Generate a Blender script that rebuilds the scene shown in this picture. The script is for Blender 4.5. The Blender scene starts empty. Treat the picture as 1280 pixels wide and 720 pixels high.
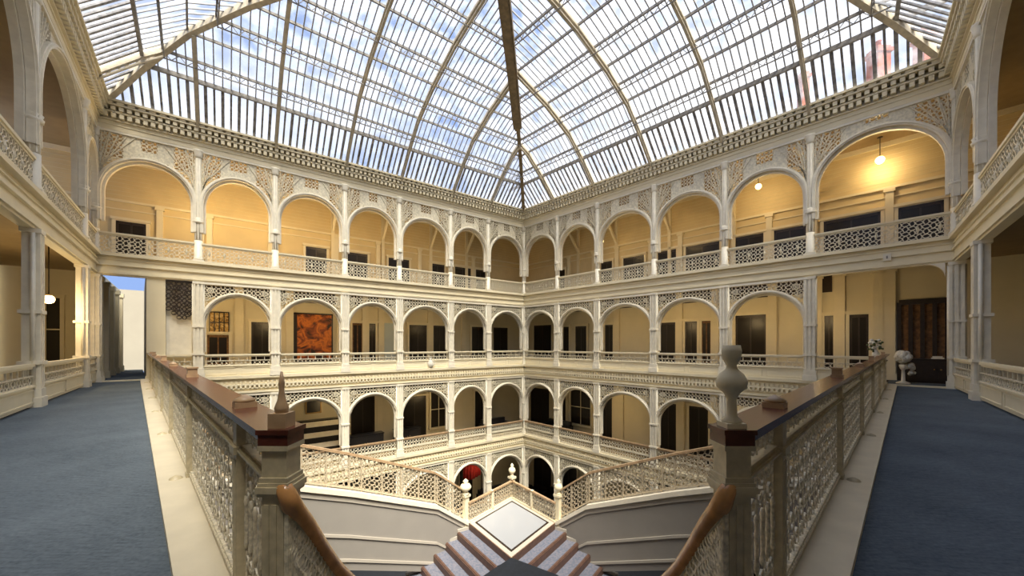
import bpy, math, random
from mathutils import Vector, Matrix
random.seed(7)
PI = math.pi
col = bpy.context.scene.collection
F = 476.0; CX = 640.0; HY = 430.0; EYE = 1.45

# ------------------------------------------------------------------ materials
def mat(name, base, rough=0.5, metal=0.0, var=0.0, scale=6.0, bump=0.0, base2=None, detail=4.0, spec=0.5):
    m = bpy.data.materials.new(name); m.use_nodes = True
    nt = m.node_tree; b = nt.nodes['Principled BSDF']
    b.inputs['Base Color'].default_value = (*base, 1)
    b.inputs['Roughness'].default_value = rough
    b.inputs['Metallic'].default_value = metal
    b.inputs['Specular IOR Level'].default_value = spec
    if var or bump or base2:
        tc = nt.nodes.new('ShaderNodeTexCoord'); nz = nt.nodes.new('ShaderNodeTexNoise')
        nz.inputs['Scale'].default_value = scale; nz.inputs['Detail'].default_value = detail
        nt.links.new(tc.outputs['Object'], nz.inputs['Vector'])
        cr = nt.nodes.new('ShaderNodeValToRGB')
        c2 = base2 or tuple(max(0, c * (1 - var)) for c in base)
        cr.color_ramp.elements[0].position = .35; cr.color_ramp.elements[1].position = .65
        cr.color_ramp.elements[0].color = (*c2, 1); cr.color_ramp.elements[1].color = (*base, 1)
        nt.links.new(nz.outputs['Fac'], cr.inputs['Fac'])
        nt.links.new(cr.outputs['Color'], b.inputs['Base Color'])
        if bump:
            bp = nt.nodes.new('ShaderNodeBump'); bp.inputs['Strength'].default_value = bump
            bp.inputs['Distance'].default_value = .02
            nt.links.new(nz.outputs['Fac'], bp.inputs['Height']); nt.links.new(bp.outputs['Normal'], b.inputs['Normal'])
    return m

M = {}
M['white'] = mat('white_paint', (.88, .82, .68), .42, var=.10, scale=5)
M['iron'] = mat('cream_iron', (.82, .75, .58), .5, var=.28, scale=14)
M['cream'] = mat('cream_paint', (.84, .75, .54), .6, var=.06, scale=2)
M['wall'] = mat('wall_plaster', (.74, .60, .34), .7, var=.08, scale=1.5)
M['wallpale'] = mat('pale_plaster', (.80, .72, .52), .7, var=.05, scale=1.5)
M['ceil'] = mat('ceiling_boards', (.34, .25, .13), .7, var=.12, scale=3)  # brown darkened to carry the shade under the gallery ceilings
M['beige'] = mat('beige_enamel', (.60, .52, .35), .38, var=.22, scale=22)
M['beigelight'] = mat('beige_lattice_paint', (.84, .76, .58), .42, var=.45, scale=40)
M['tan'] = mat('tan_stair_iron', (.58, .49, .35), .45, var=.35, scale=30)
M['board'] = mat('kerb_paint', (.70, .63, .48), .5, var=.10, scale=4)
M['mahog'] = mat('mahogany', (.13, .035, .022), .22, var=.45, scale=9)
M['oak'] = mat('oak_varnish', (.72, .36, .13), .25, var=.35, scale=12)
M['railwood'] = mat('pale_rail_wood', (.50, .34, .20), .4, var=.3, scale=10)
M['grey'] = mat('grey_plaster', (.30, .28, .255), .7, var=.06, scale=2)
M['moulding'] = mat('grey_moulding', (.48, .44, .38), .6)
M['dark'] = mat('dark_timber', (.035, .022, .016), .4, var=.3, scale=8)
M['brown'] = mat('brown_curtain', (.26, .13, .05), .8, var=.5, scale=9)
M['ribp'] = mat('rib_paint', (.66, .58, .44), .5, var=.25, scale=6)
M['purlin'] = mat('purlin_iron', (.30, .28, .26), .5, var=.4, scale=10)
M['bar'] = mat('glazing_bar', (.52, .53, .56), .5, var=.3, scale=6)
M['louvre'] = mat('clerestory_bar', (.42, .41, .43), .5, var=.6, scale=5)
M['hip'] = mat('hip_timber', (.30, .22, .12), .6, var=.4, scale=5)
M['gilt'] = mat('gilt_frame', (.40, .25, .08), .4, metal=.3)
M['black'] = mat('black_lacquer', (.012, .011, .012), .3)
M['red'] = mat('red_cloth', (.45, .02, .02), .8, var=.3)
M['brick'] = mat('orange_brick', (.55, .13, .05), .8, base2=(.35, .07, .04), scale=3)
M['step'] = mat('pale_stair_carpet', (.11, .13, .18), .9, base2=(.19, .185, .22), scale=14)
M['nosing'] = mat('stair_nosing', (.13, .07, .05), .5, var=.3, scale=8)
M['landingtop'] = mat('white_landing_glass', (.35, .365, .39), .18)
M['navy'] = mat('navy_carpet', (.008, .012, .020), .9, var=.4, scale=9)
M['petal'] = mat('white_petals', (.80, .77, .68), .8, var=.2, scale=20)
M['leaf'] = mat('green_leaves', (.10, .13, .05), .7, var=.4, scale=20)
M['render'] = mat('outside_render', (.40, .36, .28), .8, var=.06, scale=1)
M['slate'] = mat('slate_roof', (.10, .09, .12), .8, var=.4, scale=5)

def carpet_mat():
    m = bpy.data.materials.new('blue_carpet'); m.use_nodes = True; nt = m.node_tree; b = nt.nodes['Principled BSDF']
    b.inputs['Roughness'].default_value = .95; b.inputs['Specular IOR Level'].default_value = .15
    tc = nt.nodes.new('ShaderNodeTexCoord')
    n1 = nt.nodes.new('ShaderNodeTexNoise'); n1.inputs['Scale'].default_value = 1.1; n1.inputs['Detail'].default_value = 6
    n2 = nt.nodes.new('ShaderNodeTexNoise'); n2.inputs['Scale'].default_value = 38; n2.inputs['Detail'].default_value = 3
    mp = nt.nodes.new('ShaderNodeMapping'); mp.inputs['Scale'].default_value = (1, 6, 1); mp.inputs['Rotation'].default_value = (0, 0, PI / 4)
    n3 = nt.nodes.new('ShaderNodeTexNoise'); n3.inputs['Scale'].default_value = 7; n3.inputs['Detail'].default_value = 3
    for n in (n1, n2): nt.links.new(tc.outputs['Object'], n.inputs['Vector'])
    nt.links.new(tc.outputs['Object'], mp.inputs['Vector']); nt.links.new(mp.outputs['Vector'], n3.inputs['Vector'])
    a = nt.nodes.new('ShaderNodeMath'); a.operation = 'ADD'; nt.links.new(n1.outputs['Fac'], a.inputs[0]); nt.links.new(n2.outputs['Fac'], a.inputs[1])
    a2 = nt.nodes.new('ShaderNodeMath'); a2.operation = 'ADD'; nt.links.new(a.outputs[0], a2.inputs[0]); nt.links.new(n3.outputs['Fac'], a2.inputs[1])
    d = nt.nodes.new('ShaderNodeMath'); d.operation = 'DIVIDE'; nt.links.new(a2.outputs[0], d.inputs[0]); d.inputs[1].default_value = 3
    cr = nt.nodes.new('ShaderNodeValToRGB'); cr.color_ramp.elements[0].position = .36; cr.color_ramp.elements[1].position = .62
    cr.color_ramp.elements[0].color = (.062, .080, .102, 1); cr.color_ramp.elements[1].color = (.130, .158, .190, 1)
    nt.links.new(d.outputs[0], cr.inputs['Fac']); nt.links.new(cr.outputs['Color'], b.inputs['Base Color'])
    return m
M['carpet'] = carpet_mat()

def glass_mat(name, tint, glossy=.08, diff=.0, dcol=(.9, .93, 1)):
    m = bpy.data.materials.new(name); m.use_nodes = True; nt = m.node_tree; nt.nodes.clear()
    out = nt.nodes.new('ShaderNodeOutputMaterial'); tr = nt.nodes.new('ShaderNodeBsdfTransparent'); tr.inputs[0].default_value = (*tint, 1)
    gl = nt.nodes.new('ShaderNodeBsdfGlossy'); gl.inputs['Roughness'].default_value = .08
    mx = nt.nodes.new('ShaderNodeMixShader'); mx.inputs[0].default_value = glossy
    nt.links.new(tr.outputs[0], mx.inputs[1]); nt.links.new(gl.outputs[0], mx.inputs[2]); last = mx
    if diff:
        tl = nt.nodes.new('ShaderNodeBsdfTranslucent'); tl.inputs[0].default_value = (*dcol, 1)
        nz = nt.nodes.new('ShaderNodeTexNoise'); nz.inputs['Scale'].default_value = 1.3; nz.inputs['Detail'].default_value = 5
        tc = nt.nodes.new('ShaderNodeTexCoord'); nt.links.new(tc.outputs['Object'], nz.inputs['Vector'])
        mr = nt.nodes.new('ShaderNodeMapRange'); mr.inputs['From Min'].default_value = .35; mr.inputs['From Max'].default_value = .7
        mr.inputs['To Min'].default_value = 0; mr.inputs['To Max'].default_value = diff
        nt.links.new(nz.outputs['Fac'], mr.inputs['Value'])
        m2 = nt.nodes.new('ShaderNodeMixShader'); nt.links.new(mr.outputs[0], m2.inputs[0])
        nt.links.new(last.outputs[0], m2.inputs[1]); nt.links.new(tl.outputs[0], m2.inputs[2]); last = m2
    nt.links.new(last.outputs[0], out.inputs[0])
    return m
M['glass'] = glass_mat('roof_glass', (.96, .98, 1), .05, .45)

def dark_glass():
    m = bpy.data.materials.new('dark_window_glass'); m.use_nodes = True; b = m.node_tree.nodes['Principled BSDF']
    b.inputs['Base Color'].default_value = (.018, .014, .011, 1); b.inputs['Roughness'].default_value = .3; b.inputs['Specular IOR Level'].default_value = .3
    return m
M['dglass'] = dark_glass()

def emis(name, c, s):
    m = bpy.data.materials.new(name); m.use_nodes = True; b = m.node_tree.nodes['Principled BSDF']
    b.inputs['Base Color'].default_value = (*c, 1)
    b.inputs['Emission Color'].default_value = (*c, 1); b.inputs['Emission Strength'].default_value = s
    return m
M['globe'] = emis('lit_globe', (1, .74, .34), 3.5)

def blotch(name, cols, scale, rough=.6):
    m = bpy.data.materials.new(name); m.use_nodes = True; nt = m.node_tree; b = nt.nodes['Principled BSDF']
    b.inputs['Roughness'].default_value = rough
    tc = nt.nodes.new('ShaderNodeTexCoord'); nz = nt.nodes.new('ShaderNodeTexNoise'); nz.inputs['Scale'].default_value = scale
    nz.inputs['Detail'].default_value = 5; nz.inputs['Distortion'].default_value = 1.0
    nt.links.new(tc.outputs['Object'], nz.inputs['Vector'])
    cr = nt.nodes.new('ShaderNodeValToRGB'); e = cr.color_ramp.elements
    e[0].position = .36; e[0].color = (*cols[0], 1); e[1].position = .66; e[1].color = (*cols[-1], 1)
    for i, c in enumerate(cols[1:-1]):
        x = e.new(.36 + .3 * (i + 1) / (len(cols) - 1)); x.color = (*c, 1)
    nt.links.new(nz.outputs['Fac'], cr.inputs['Fac']); nt.links.new(cr.outputs['Color'], b.inputs['Base Color'])
    return m
M['paint'] = blotch('orange_canvas', [(.04, .02, .01), (.35, .08, .02), (.75, .22, .03), (.45, .12, .03)], 1.9)
M['stained'] = blotch('amber_leaded_glass', [(.10, .04, .01), (.6, .35, .08), (.75, .6, .3)], 9)

# ------------------------------------------------------------------ mesh builder
class MB:
    def __init__(s): s.v = []; s.f = []; s.mi = []; s.sm = []; s.cur = 0; s.xf = None
    def add(s, vs, fs, smooth=False):
        o = len(s.v)
        if s.xf: vs = [s.xf(v) for v in vs]
        s.v += [tuple(v) for v in vs]; s.f += [tuple(i + o for i in f) for f in fs]
        s.mi += [s.cur] * len(fs); s.sm += [smooth] * len(fs)
    BF = [(0, 3, 2, 1), (4, 5, 6, 7), (0, 1, 5, 4), (1, 2, 6, 5), (2, 3, 7, 6), (3, 0, 4, 7)]
    def box(s, x0, x1, y0, y1, z0, z1):
        s.add([(x0, y0, z0), (x1, y0, z0), (x1, y1, z0), (x0, y1, z0), (x0, y0, z1), (x1, y0, z1), (x1, y1, z1), (x0, y1, z1)], s.BF)
    def prism(s, poly, z0, z1):
        n = len(poly); vs = [(x, y, z0) for x, y in poly] + [(x, y, z1) for x, y in poly]
        s.add(vs, [tuple(range(n))[::-1], tuple(range(n, 2 * n))] + [(i, (i + 1) % n, n + (i + 1) % n, n + i) for i in range(n)])
    def bar(s, p, q, w, h=None, up=(0, 0, 1)):
        p = Vector(p); q = Vector(q); h = h or w; d = q - p
        if d.length < 1e-5: return
        d.normalize(); u = Vector(up); r = d.cross(u)
        if r.length < 1e-3: r = d.cross(Vector((1, 0, 0)))
        r.normalize(); u = r.cross(d); r *= w / 2; u *= h / 2
        s.add([p - r - u, p + r - u, p + r + u, p - r + u, q - r - u, q + r - u, q + r + u, q - r + u],
              [(0, 1, 2, 3), (4, 7, 6, 5), (0, 4, 5, 1), (1, 5, 6, 2), (2, 6, 7, 3), (3, 7, 4, 0)])
    def lathe(s, prof, seg=12, c=(0, 0), smooth=True):
        vs = []; fs = []
        for r, z in prof:
            for k in range(seg):
                a = 2 * PI * k / seg; vs.append((c[0] + r * math.cos(a), c[1] + r * math.sin(a), z))
        for i in range(len(prof) - 1):
            for k in range(seg):
                k2 = (k + 1) % seg; fs.append((i * seg + k, i * seg + k2, (i + 1) * seg + k2, (i + 1) * seg + k))
        fs.append(tuple(range(seg))[::-1]); fs.append(tuple((len(prof) - 1) * seg + k for k in range(seg)))
        s.add(vs, fs, smooth)
    def tube(s, pts, r, seg=8, smooth=True):
        pts = [Vector(p) for p in pts]; n = len(pts); vs = []; fs = []; pr = None
        for i, p in enumerate(pts):
            d = (pts[min(i + 1, n - 1)] - pts[max(i - 1, 0)]).normalized()
            if pr is None:
                pr = d.cross(Vector((0, 0, 1)));
                if pr.length < 1e-3: pr = Vector((1, 0, 0))
            pr = (pr - d * pr.dot(d)).normalized(); q = d.cross(pr)
            rr = r[i] if isinstance(r, (list, tuple)) else r
            for k in range(seg):
                a = 2 * PI * (k + .5) / seg; vs.append(p + pr * (rr * math.cos(a)) + q * (rr * math.sin(a)))
        for i in range(n - 1):
            for k in range(seg):
                k2 = (k + 1) % seg; fs.append((i * seg + k, i * seg + k2, (i + 1) * seg + k2, (i + 1) * seg + k))
        fs.append(tuple(range(seg))[::-1]); fs.append(tuple((n - 1) * seg + k for k in range(seg)))
        s.add(vs, fs, smooth)
    def ring(s, cx, cz, r, t=.008, seg=8, y=0, sx=1.0):      # a cast ring in the XZ plane, square in section
        vs = []; fs = []
        for k in range(seg):
            a = 2 * PI * k / seg; c, n = math.cos(a), math.sin(a)
            for rr, yy in ((r - t, y - t), (r + t, y - t), (r + t, y + t), (r - t, y + t)):
                vs.append((cx + rr * c * sx, yy, cz + rr * n))
        for k in range(seg):
            k2 = (k + 1) % seg
            for j in range(4):
                j2 = (j + 1) % 4; fs.append((k * 4 + j, k2 * 4 + j, k2 * 4 + j2, k * 4 + j2))
        s.add(vs, fs)
    def gem(s, cx, cz, a, b, t=.012, y=0):
        s.add([(cx - a, y, cz), (cx, y, cz - b), (cx + a, y, cz), (cx, y, cz + b), (cx, y - t, cz), (cx, y + t, cz)],
              [(0, 1, 4), (1, 2, 4), (2, 3, 4), (3, 0, 4), (1, 0, 5), (2, 1, 5), (3, 2, 5), (0, 3, 5)])
    def sphere(s, c, r, seg=12, rings=8, sz=1.0):
        prof = [(max(r * math.sin(PI * i / rings), .0005), -r * sz * math.cos(PI * i / rings) + c[2]) for i in range(rings + 1)]
        s.lathe(prof, seg, (c[0], c[1]))
    def plate(s, x0, x1, z0, z1, cell, th, keep=None, fill=.62, y=0):
        nx = max(1, round((x1 - x0) / cell)); nz = max(1, round((z1 - z0) / cell)); cw = (x1 - x0) / nx; ch = (z1 - z0) / nz
        for i in range(nx):
            for j in range(nz):
                cx = x0 + (i + .5) * cw; cz = z0 + (j + .5) * ch
                k = 1 if keep is None else keep(cx, cz)
                if not k: continue
                if k == 2:
                    s.box(cx - cw / 2, cx + cw / 2, y - th / 2, y + th / 2, cz - ch / 2, cz + ch / 2); continue
                out = []; inn = []; odd = (i + j) % 2
                for q in range(8):
                    a = 2 * PI * q / 8 + PI / 8; c, n = math.cos(a), math.sin(a)
                    m = max(abs(c), abs(n)); out.append((cx + c / m * cw / 2, cz + n / m * ch / 2))
                    rx = cw / 2 * fill * (1.25 if odd else .85); rz = ch / 2 * fill * (.85 if odd else 1.25)
                    if q % 2: rx *= .8; rz *= .8
                    inn.append((cx + c * rx, cz + n * rz))
                vs = [(a, y - th / 2, b) for a, b in out] + [(a, y - th / 2, b) for a, b in inn] + [(a, y + th / 2, b) for a, b in out] + [(a, y + th / 2, b) for a, b in inn]
                fs = []
                for q in range(8):
                    q2 = (q + 1) % 8
                    fs += [(q, q2, 8 + q2, 8 + q), (16 + q2, 16 + q, 24 + q, 24 + q2), (8 + q, 8 + q2, 24 + q2, 24 + q)]
                s.add(vs, fs)
    def mesh(s, name, mats):
        me = bpy.data.meshes.new(name); me.from_pydata(s.v, [], s.f)
        for m in (mats if isinstance(mats, (list, tuple)) else [mats]): me.materials.append(m)
        me.polygons.foreach_set('material_index', s.mi); me.polygons.foreach_set('use_smooth', s.sm); me.update()
        return me
    def build(s, name, mats, parent=None, loc=None):
        return link(name, s.mesh(name, mats), parent, loc)

def link(name, data, parent=None, loc=None, label=None):
    o = bpy.data.objects.new(name, data); col.objects.link(o)
    if parent: o.parent = parent
    if loc is not None: o.location = loc
    if label: o['label'] = label
    return o
def tag(o, label, cat=None, group=None, kind=None):
    o['label'] = label
    if cat: o['category'] = cat
    if group: o['group'] = group
    if kind: o['kind'] = kind
    return o
def empty(name, loc=(0, 0, 0), rz=0, label=None, cat=None, group=None, kind=None):
    o = bpy.data.objects.new(name, None); col.objects.link(o); o.location = loc; o.rotation_euler = (0, 0, rz); o.empty_display_size = .2
    if label: tag(o, label, cat, group, kind)
    return o
def copy_tree(o, parent=None):
    c = o.copy(); col.objects.link(c); c.parent = parent
    for ch in list(o.children): copy_tree(ch, c)
    return c
ORD = ['first', 'second', 'third', 'fourth', 'fifth', 'sixth', 'seventh', 'eighth', 'ninth', 'tenth', 'eleventh', 'twelfth', 'thirteenth', 'fourteenth']

# ------------------------------------------------------------------ plan of the atrium
def yl(x): return 1 / (.03717 + (655 - x) * 5.977e-5)
def yr(x): return 1 / (.03717 + (x - 655) * .0000816)
def base(x, f): Y = f(x); return Vector(((x - CX) / F * Y, Y))
C = base(655, yl); QL = base(118, yl); QR = base(1196, yr)
Q1 = Vector((-11.1, 8.8)); R1 = Vector((12.1, 9.8))
def isect(p, d, q, e):
    den = d.x * e.y - d.y * e.x; t = ((q.x - p.x) * e.y - (q.y - p.y) * e.x) / den
    return p + d * t
N = isect(QL, Q1 - QL, QR, R1 - QR)
class Side:
    def __init__(s, a, b, name):
        s.o = a; s.L = (b - a).length; s.d = (b - a).normalized(); s.n = Vector((-s.d.y, s.d.x)); s.ang = math.atan2(s.d.y, s.d.x); s.name = name
    def P(s, t, q=0.0, z=0.0):
        p = s.o + s.d * t + s.n * q; return Vector((p.x, p.y, z))
    def tpx(s, px, q=0.0):
        u = (px - CX) / F; o = s.o + s.n * q
        return (u * o.y - o.x) / (s.d.x - u * s.d.y)
SL = Side(C, QL, 'left'); SWL = Side(QL, N, 'lwing'); SWR = Side(N, QR, 'rwing'); SR = Side(QR, C, 'right')
SIDES = [SL, SWL, SWR, SR]
COLT = {SL: [0] + [SL.tpx(x) for x in (610, 563, 499, 431, 344, 248)] + [SL.L],
        SR: [0] + [SR.tpx(x) for x in (1013, 906, 818, 747, 697)] + [SR.L],
        SWL: [0, (Vector((-14.55, 12.72)) - QL).length, (Q1 - QL).length, (Q1 - QL).length + 5.2],
        SWR: [SWR.L - (R1 - QR).length - 4.6, SWR.L - (R1 - QR).length, SWR.L]}
def offset_pt(i, q):            # corner i of the plan pushed q inwards (negative: outwards)
    a = SIDES[i - 1]; b = SIDES[i]
    return isect(a.o + a.n * q, a.d, b.o + b.n * q, b.d)
OFF = 2.9

LV = {3: 4.9, 2: 0.0, 1: -4.9, 0: -9.8}
LNAME = {3: 'top gallery', 2: 'middle gallery', 1: 'lower gallery', 0: 'ground floor'}
TOP = 9.7                       # underside of the top entablature

# ------------------------------------------------------------------ setting: slabs, walls, fascias
def ring_poly(i, q0, q1):
    a = offset_pt(i, q0); b = offset_pt((i + 1) % 4, q0); c = offset_pt((i + 1) % 4, q1); d = offset_pt(i, q1)
    return [(a.x, a.y), (b.x, b.y), (c.x, c.y), (d.x, d.y)]
def slab(i, z0, z1, name, m, q0=.0, q1=-OFF - .2, lab=None):
    mb = MB(); p = ring_poly(i, q0, q1)[::-1]; mb.prism(p, z0, z1)
    o = mb.build(name, m); tag(o, lab, kind='structure'); return o
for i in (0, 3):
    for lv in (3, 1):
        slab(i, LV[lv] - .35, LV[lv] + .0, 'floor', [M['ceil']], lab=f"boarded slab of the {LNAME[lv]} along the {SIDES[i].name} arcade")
    slab(i, LV[2] - .35, -.005, 'floor', [M['navy']], lab=f"dark floor of the middle gallery along the {SIDES[i].name} arcade")
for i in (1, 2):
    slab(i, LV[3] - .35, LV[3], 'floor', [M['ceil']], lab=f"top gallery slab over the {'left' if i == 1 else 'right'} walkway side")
    slab(i, -.35, -.005, 'floor', [M['navy']], lab=f"dark gallery floor outside the {'left' if i == 1 else 'right'} walkway balustrade")
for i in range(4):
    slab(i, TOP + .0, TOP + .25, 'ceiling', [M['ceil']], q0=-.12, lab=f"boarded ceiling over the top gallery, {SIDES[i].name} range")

# back walls
def wallseg(side, t0, t1, z0, z1, name, m, lab, q=-OFF, th=.25):
    mb = MB(); a = side.P(t0, q); b = side.P(t1, q); c = side.P(t1, q - th); d = side.P(t0, q - th)
    mb.prism([(a.x, a.y), (d.x, d.y), (c.x, c.y), (b.x, b.y)], z0, z1)
    return tag(mb.build(name, m), lab, kind='structure')
# left range: the middle gallery leaves a doorway for the walkway
wallseg(SL, -OFF - .3, SL.L + OFF, LV[3], TOP + .2, 'wall_left', M['wall'], 'yellow cream back wall of the top gallery, left range')
tdoor = SL.tpx(190, -OFF)
wallseg(SL, -OFF - .3, tdoor, -.35, LV[3], 'wall_left', M['wallpale'], 'cream back wall of the middle gallery, left range')
wallseg(SL, SL.L + .5, SL.L + 9, -.35, LV[3], 'wall_left', M['wallpale'], 'cream cross wall beyond the left walkway balustrade', q=-OFF)
wallseg(SL, -OFF - .3, SL.L + OFF, -9.8, -.35, 'wall_left', M['wallpale'], 'cream back wall below the middle gallery, left range')
wallseg(SR, -OFF, SR.L + OFF + .3, LV[3], TOP + .2, 'wall_right', M['wall'], 'yellow cream back wall of the top gallery, right range')
wallseg(SR, -OFF, SR.L + OFF + .3, -9.8, LV[3], 'wall_right', M['wallpale'], 'cream back wall of the lower galleries, right range')
wallseg(SWL, -OFF * 0, SWL.L + OFF, LV[3], TOP + .2, 'wall_left', M['wall'], 'top gallery back wall beyond the left walkway')
wallseg(SWL, -OFF, SWL.L + OFF, -9.8, LV[3], 'wall_left', M['wallpale'], 'cream wall with dark window beyond the left walkway')
wallseg(SWR, -OFF, SWR.L + OFF, -9.8, TOP + .2, 'wall_right', M['wallpale'], 'cream wall beyond the right walkway')
# ground floor
mb = MB(); mb.prism([tuple(offset_pt(i, -OFF - .3)) for i in range(4)][::1], -10.1, -9.8)
tag(mb.build('floor', M['navy']), 'dark navy ground floor at the bottom of the atrium', kind='structure')

# mouldings on the wall faces
def wall_trim(side, t0, t1, prof, name, m, lab, q=0.0, dent=None, miter=None):
    """prof: list of (q0,q1,z0,z1) boxes run along the side; dent: (pitch,width,q0,q1,z0,z1,[mat index])"""
    mb = MB(); i = SIDES.index(side)
    for (q0, q1, z0, z1) in prof:
        def e(t, qq, end):
            if end == 0 and abs(t) < 1e-6: p = offset_pt(i, qq)
            elif end == 1 and abs(t - side.L) < 1e-6: p = offset_pt((i + 1) % 4, qq)
            else: p = side.P(t, qq)
            return (p.x, p.y)
        mb.prism([e(t0, q0, 0), e(t1, q0, 1), e(t1, q1, 1), e(t0, q1, 0)], z0, z1)
    mb.cur = 0
    for (pitch, w, q0, q1, z0, z1) in (dent or []):
        n = int((t1 - t0) / pitch)
        for k in range(n):
            t = t0 + (k + .5) * (t1 - t0) / n
            a = side.P(t - w / 2, q0); b = side.P(t + w / 2, q0); c = side.P(t + w / 2, q1); d = side.P(t - w / 2, q1)
            mb.prism([(a.x, a.y), (b.x, b.y), (c.x, c.y), (d.x, d.y)], z0, z1)
    return tag(mb.build(name, m), lab, kind='structure')
tn = 0
for side in SIDES:
    tn += 1
    nm = {'left': 'left arcade', 'right': 'right arcade', 'lwing': 'arcade over the left walkway', 'rwing': 'arcade over the right walkway'}[side.name]
    # crowning entablature with pierced rows under the glass roof
    wall_trim(side, 0, side.L, [(-.2, .10, TOP, TOP + .34), (-.2, .17, TOP + .34, TOP + .40), (-.2, .05, TOP + .40, TOP + .98),
                                (-.2, .30, TOP + .60, TOP + .66), (-.2, .40, TOP + .84, TOP + .90), (-.2, .46, TOP + .98, TOP + 1.06), (-.2, .13, TOP + .18, TOP + .22)],
              f'trim_{tn}', M['cream'], f'cream cornice with pierced rows under the glass roof, {nm}',
              dent=[(.22, .13, .05, .30, TOP + .42, TOP + .58), (.22, .13, .05, .36, TOP + .68, TOP + .82), (.30, .2, .0, .40, TOP + .91, TOP + .975)])
    tn += 1
    wall_trim(side, 0, side.L, [(-.15, .06, LV[3] - .80, LV[3] - .0), (-.15, .13, LV[3] - .42, LV[3] - .36), (-.15, .20, LV[3] - .06, LV[3] + .05), (-.15, .11, LV[3] - .74, LV[3] - .66), (-.15, .10, LV[3] - .20, LV[3] - .16)],
              f'trim_{tn}', M['cream'], f'moulded cream fascia below the top gallery balustrade, {nm}')
for side in (SL, SR):
    nm = side.name + ' arcade'
    for lv in (2, 1):
        tn += 1; z = LV[lv]
        wall_trim(side, 0, side.L, [(-.15, .05, z - .80, z), (-.15, .18, z - .10, z + .04), (-.15, .15, z - .42, z - .35), (-.15, .13, z - .76, z - .68), (-.15, .12, z - .58, z - .54)],
                  f'trim_{tn}', M['cream'], f'cream fascia with a pierced dentil row at the {LNAME[lv]} edge, {nm}',
                  dent=[(.17, .08, .05, .15, z - .54, z - .42), (.17, .08, .05, .12, z - .33, z - .22)])

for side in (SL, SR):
    for lv, za in ((2, 3.75), (1, 3.2), (0, 2.9)):  # dark boards put the shade behind the spandrels onto the back walls
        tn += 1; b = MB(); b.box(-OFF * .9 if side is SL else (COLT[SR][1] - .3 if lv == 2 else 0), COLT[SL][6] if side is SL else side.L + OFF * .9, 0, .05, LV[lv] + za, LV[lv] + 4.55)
        o = b.build(f'trim_{tn}', M['dark'], loc=side.P(0, -OFF, 0)); o.rotation_euler.z = side.ang; tag(o, f'dark board standing in for shade high on the {LNAME[lv]} back wall, {side.name} range', kind='structure')
# ------------------------------------------------------------------ arcade kit
def column_parts(kind, h):
    key = (kind, round(h, 2))
    if key in column_parts.c: return column_parts.c[key]
    P = []
    if kind == 'slim':
        b = MB(); b.box(-.19, .19, -.19, .19, 0, .12); b.lathe([(.18, .12), (.19, .16), (.15, .22), (.145, .95)], 12); P.append(('base', b.mesh('base', M['white'])))
        b = MB(); b.lathe([(.135, .95), (.125, 1.75), (.12, 2.5), (.12, h)], 12)
        for k in range(8):
            a = PI / 4 * k; b.bar((.125 * math.cos(a), .125 * math.sin(a), .98), (.11 * math.cos(a), .11 * math.sin(a), h), .03, .02)
        P.append(('shaft', b.mesh('shaft', M['white'])))
        b = MB(); b.lathe([(.125, 1.66), (.19, 1.70), (.20, 1.76), (.165, 1.80), (.19, 1.86), (.13, 1.92)], 12); P.append(('collar', b.mesh('collar', M['white'])))
        b = MB(); b.lathe([(.12, h - .35), (.17, h - .28), (.15, h - .2), (.2, h - .06), (.2, h)], 10); P.append(('capital', b.mesh('capital', M['white'])))
        b = MB()
        for sx in (-1, 1):
            pts = [(sx * (.10 + .34 * (k / 8) ** 2.2), .03, 2.5 + (h - 2.5) * k / 8) for k in range(9)]; b.tube(pts, .028, 5)
            for k in range(3, 9):
                x, y, z = pts[k]; b.gem(x * .6, z - .12, .05, .1, .04, .02)
        P.append(('leaf_bracket', b.mesh('leaf_bracket', M['iron'])))
    else:
        b = MB(); b.box(-.23, .23, -.2, .2, 0, .22); b.box(-.2, .2, -.18, .18, .22, .42); P.append(('base', b.mesh('base', M['white'])))
        b = MB(); b.box(-.15, .15, -.12, .12, .42, h)
        for x in (-.13, 0, .13): b.box(x - .035, x + .035, .12, .165, .42, h)
        for x in (-.17, .17): b.lathe([(.045, .42), (.045, h - .1)], 8, (x, .05))
        P.append(('shaft', b.mesh('shaft', M['white'])))
        b = MB(); b.box(-.19, .19, -.15, .18, h - .1, h); P.append(('capital', b.mesh('capital', M['white'])))
        for zc_, q_ in ((h - 1.91, .2), (1.02, .21)): b = MB(); b.box(-q_, q_, -q_ + .03, q_ - .01, zc_ - .04, zc_ + .04); P.append(('collar', b.mesh('collar', M['white'])))
    column_parts.c[key] = P; return P
column_parts.c = {}

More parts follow.
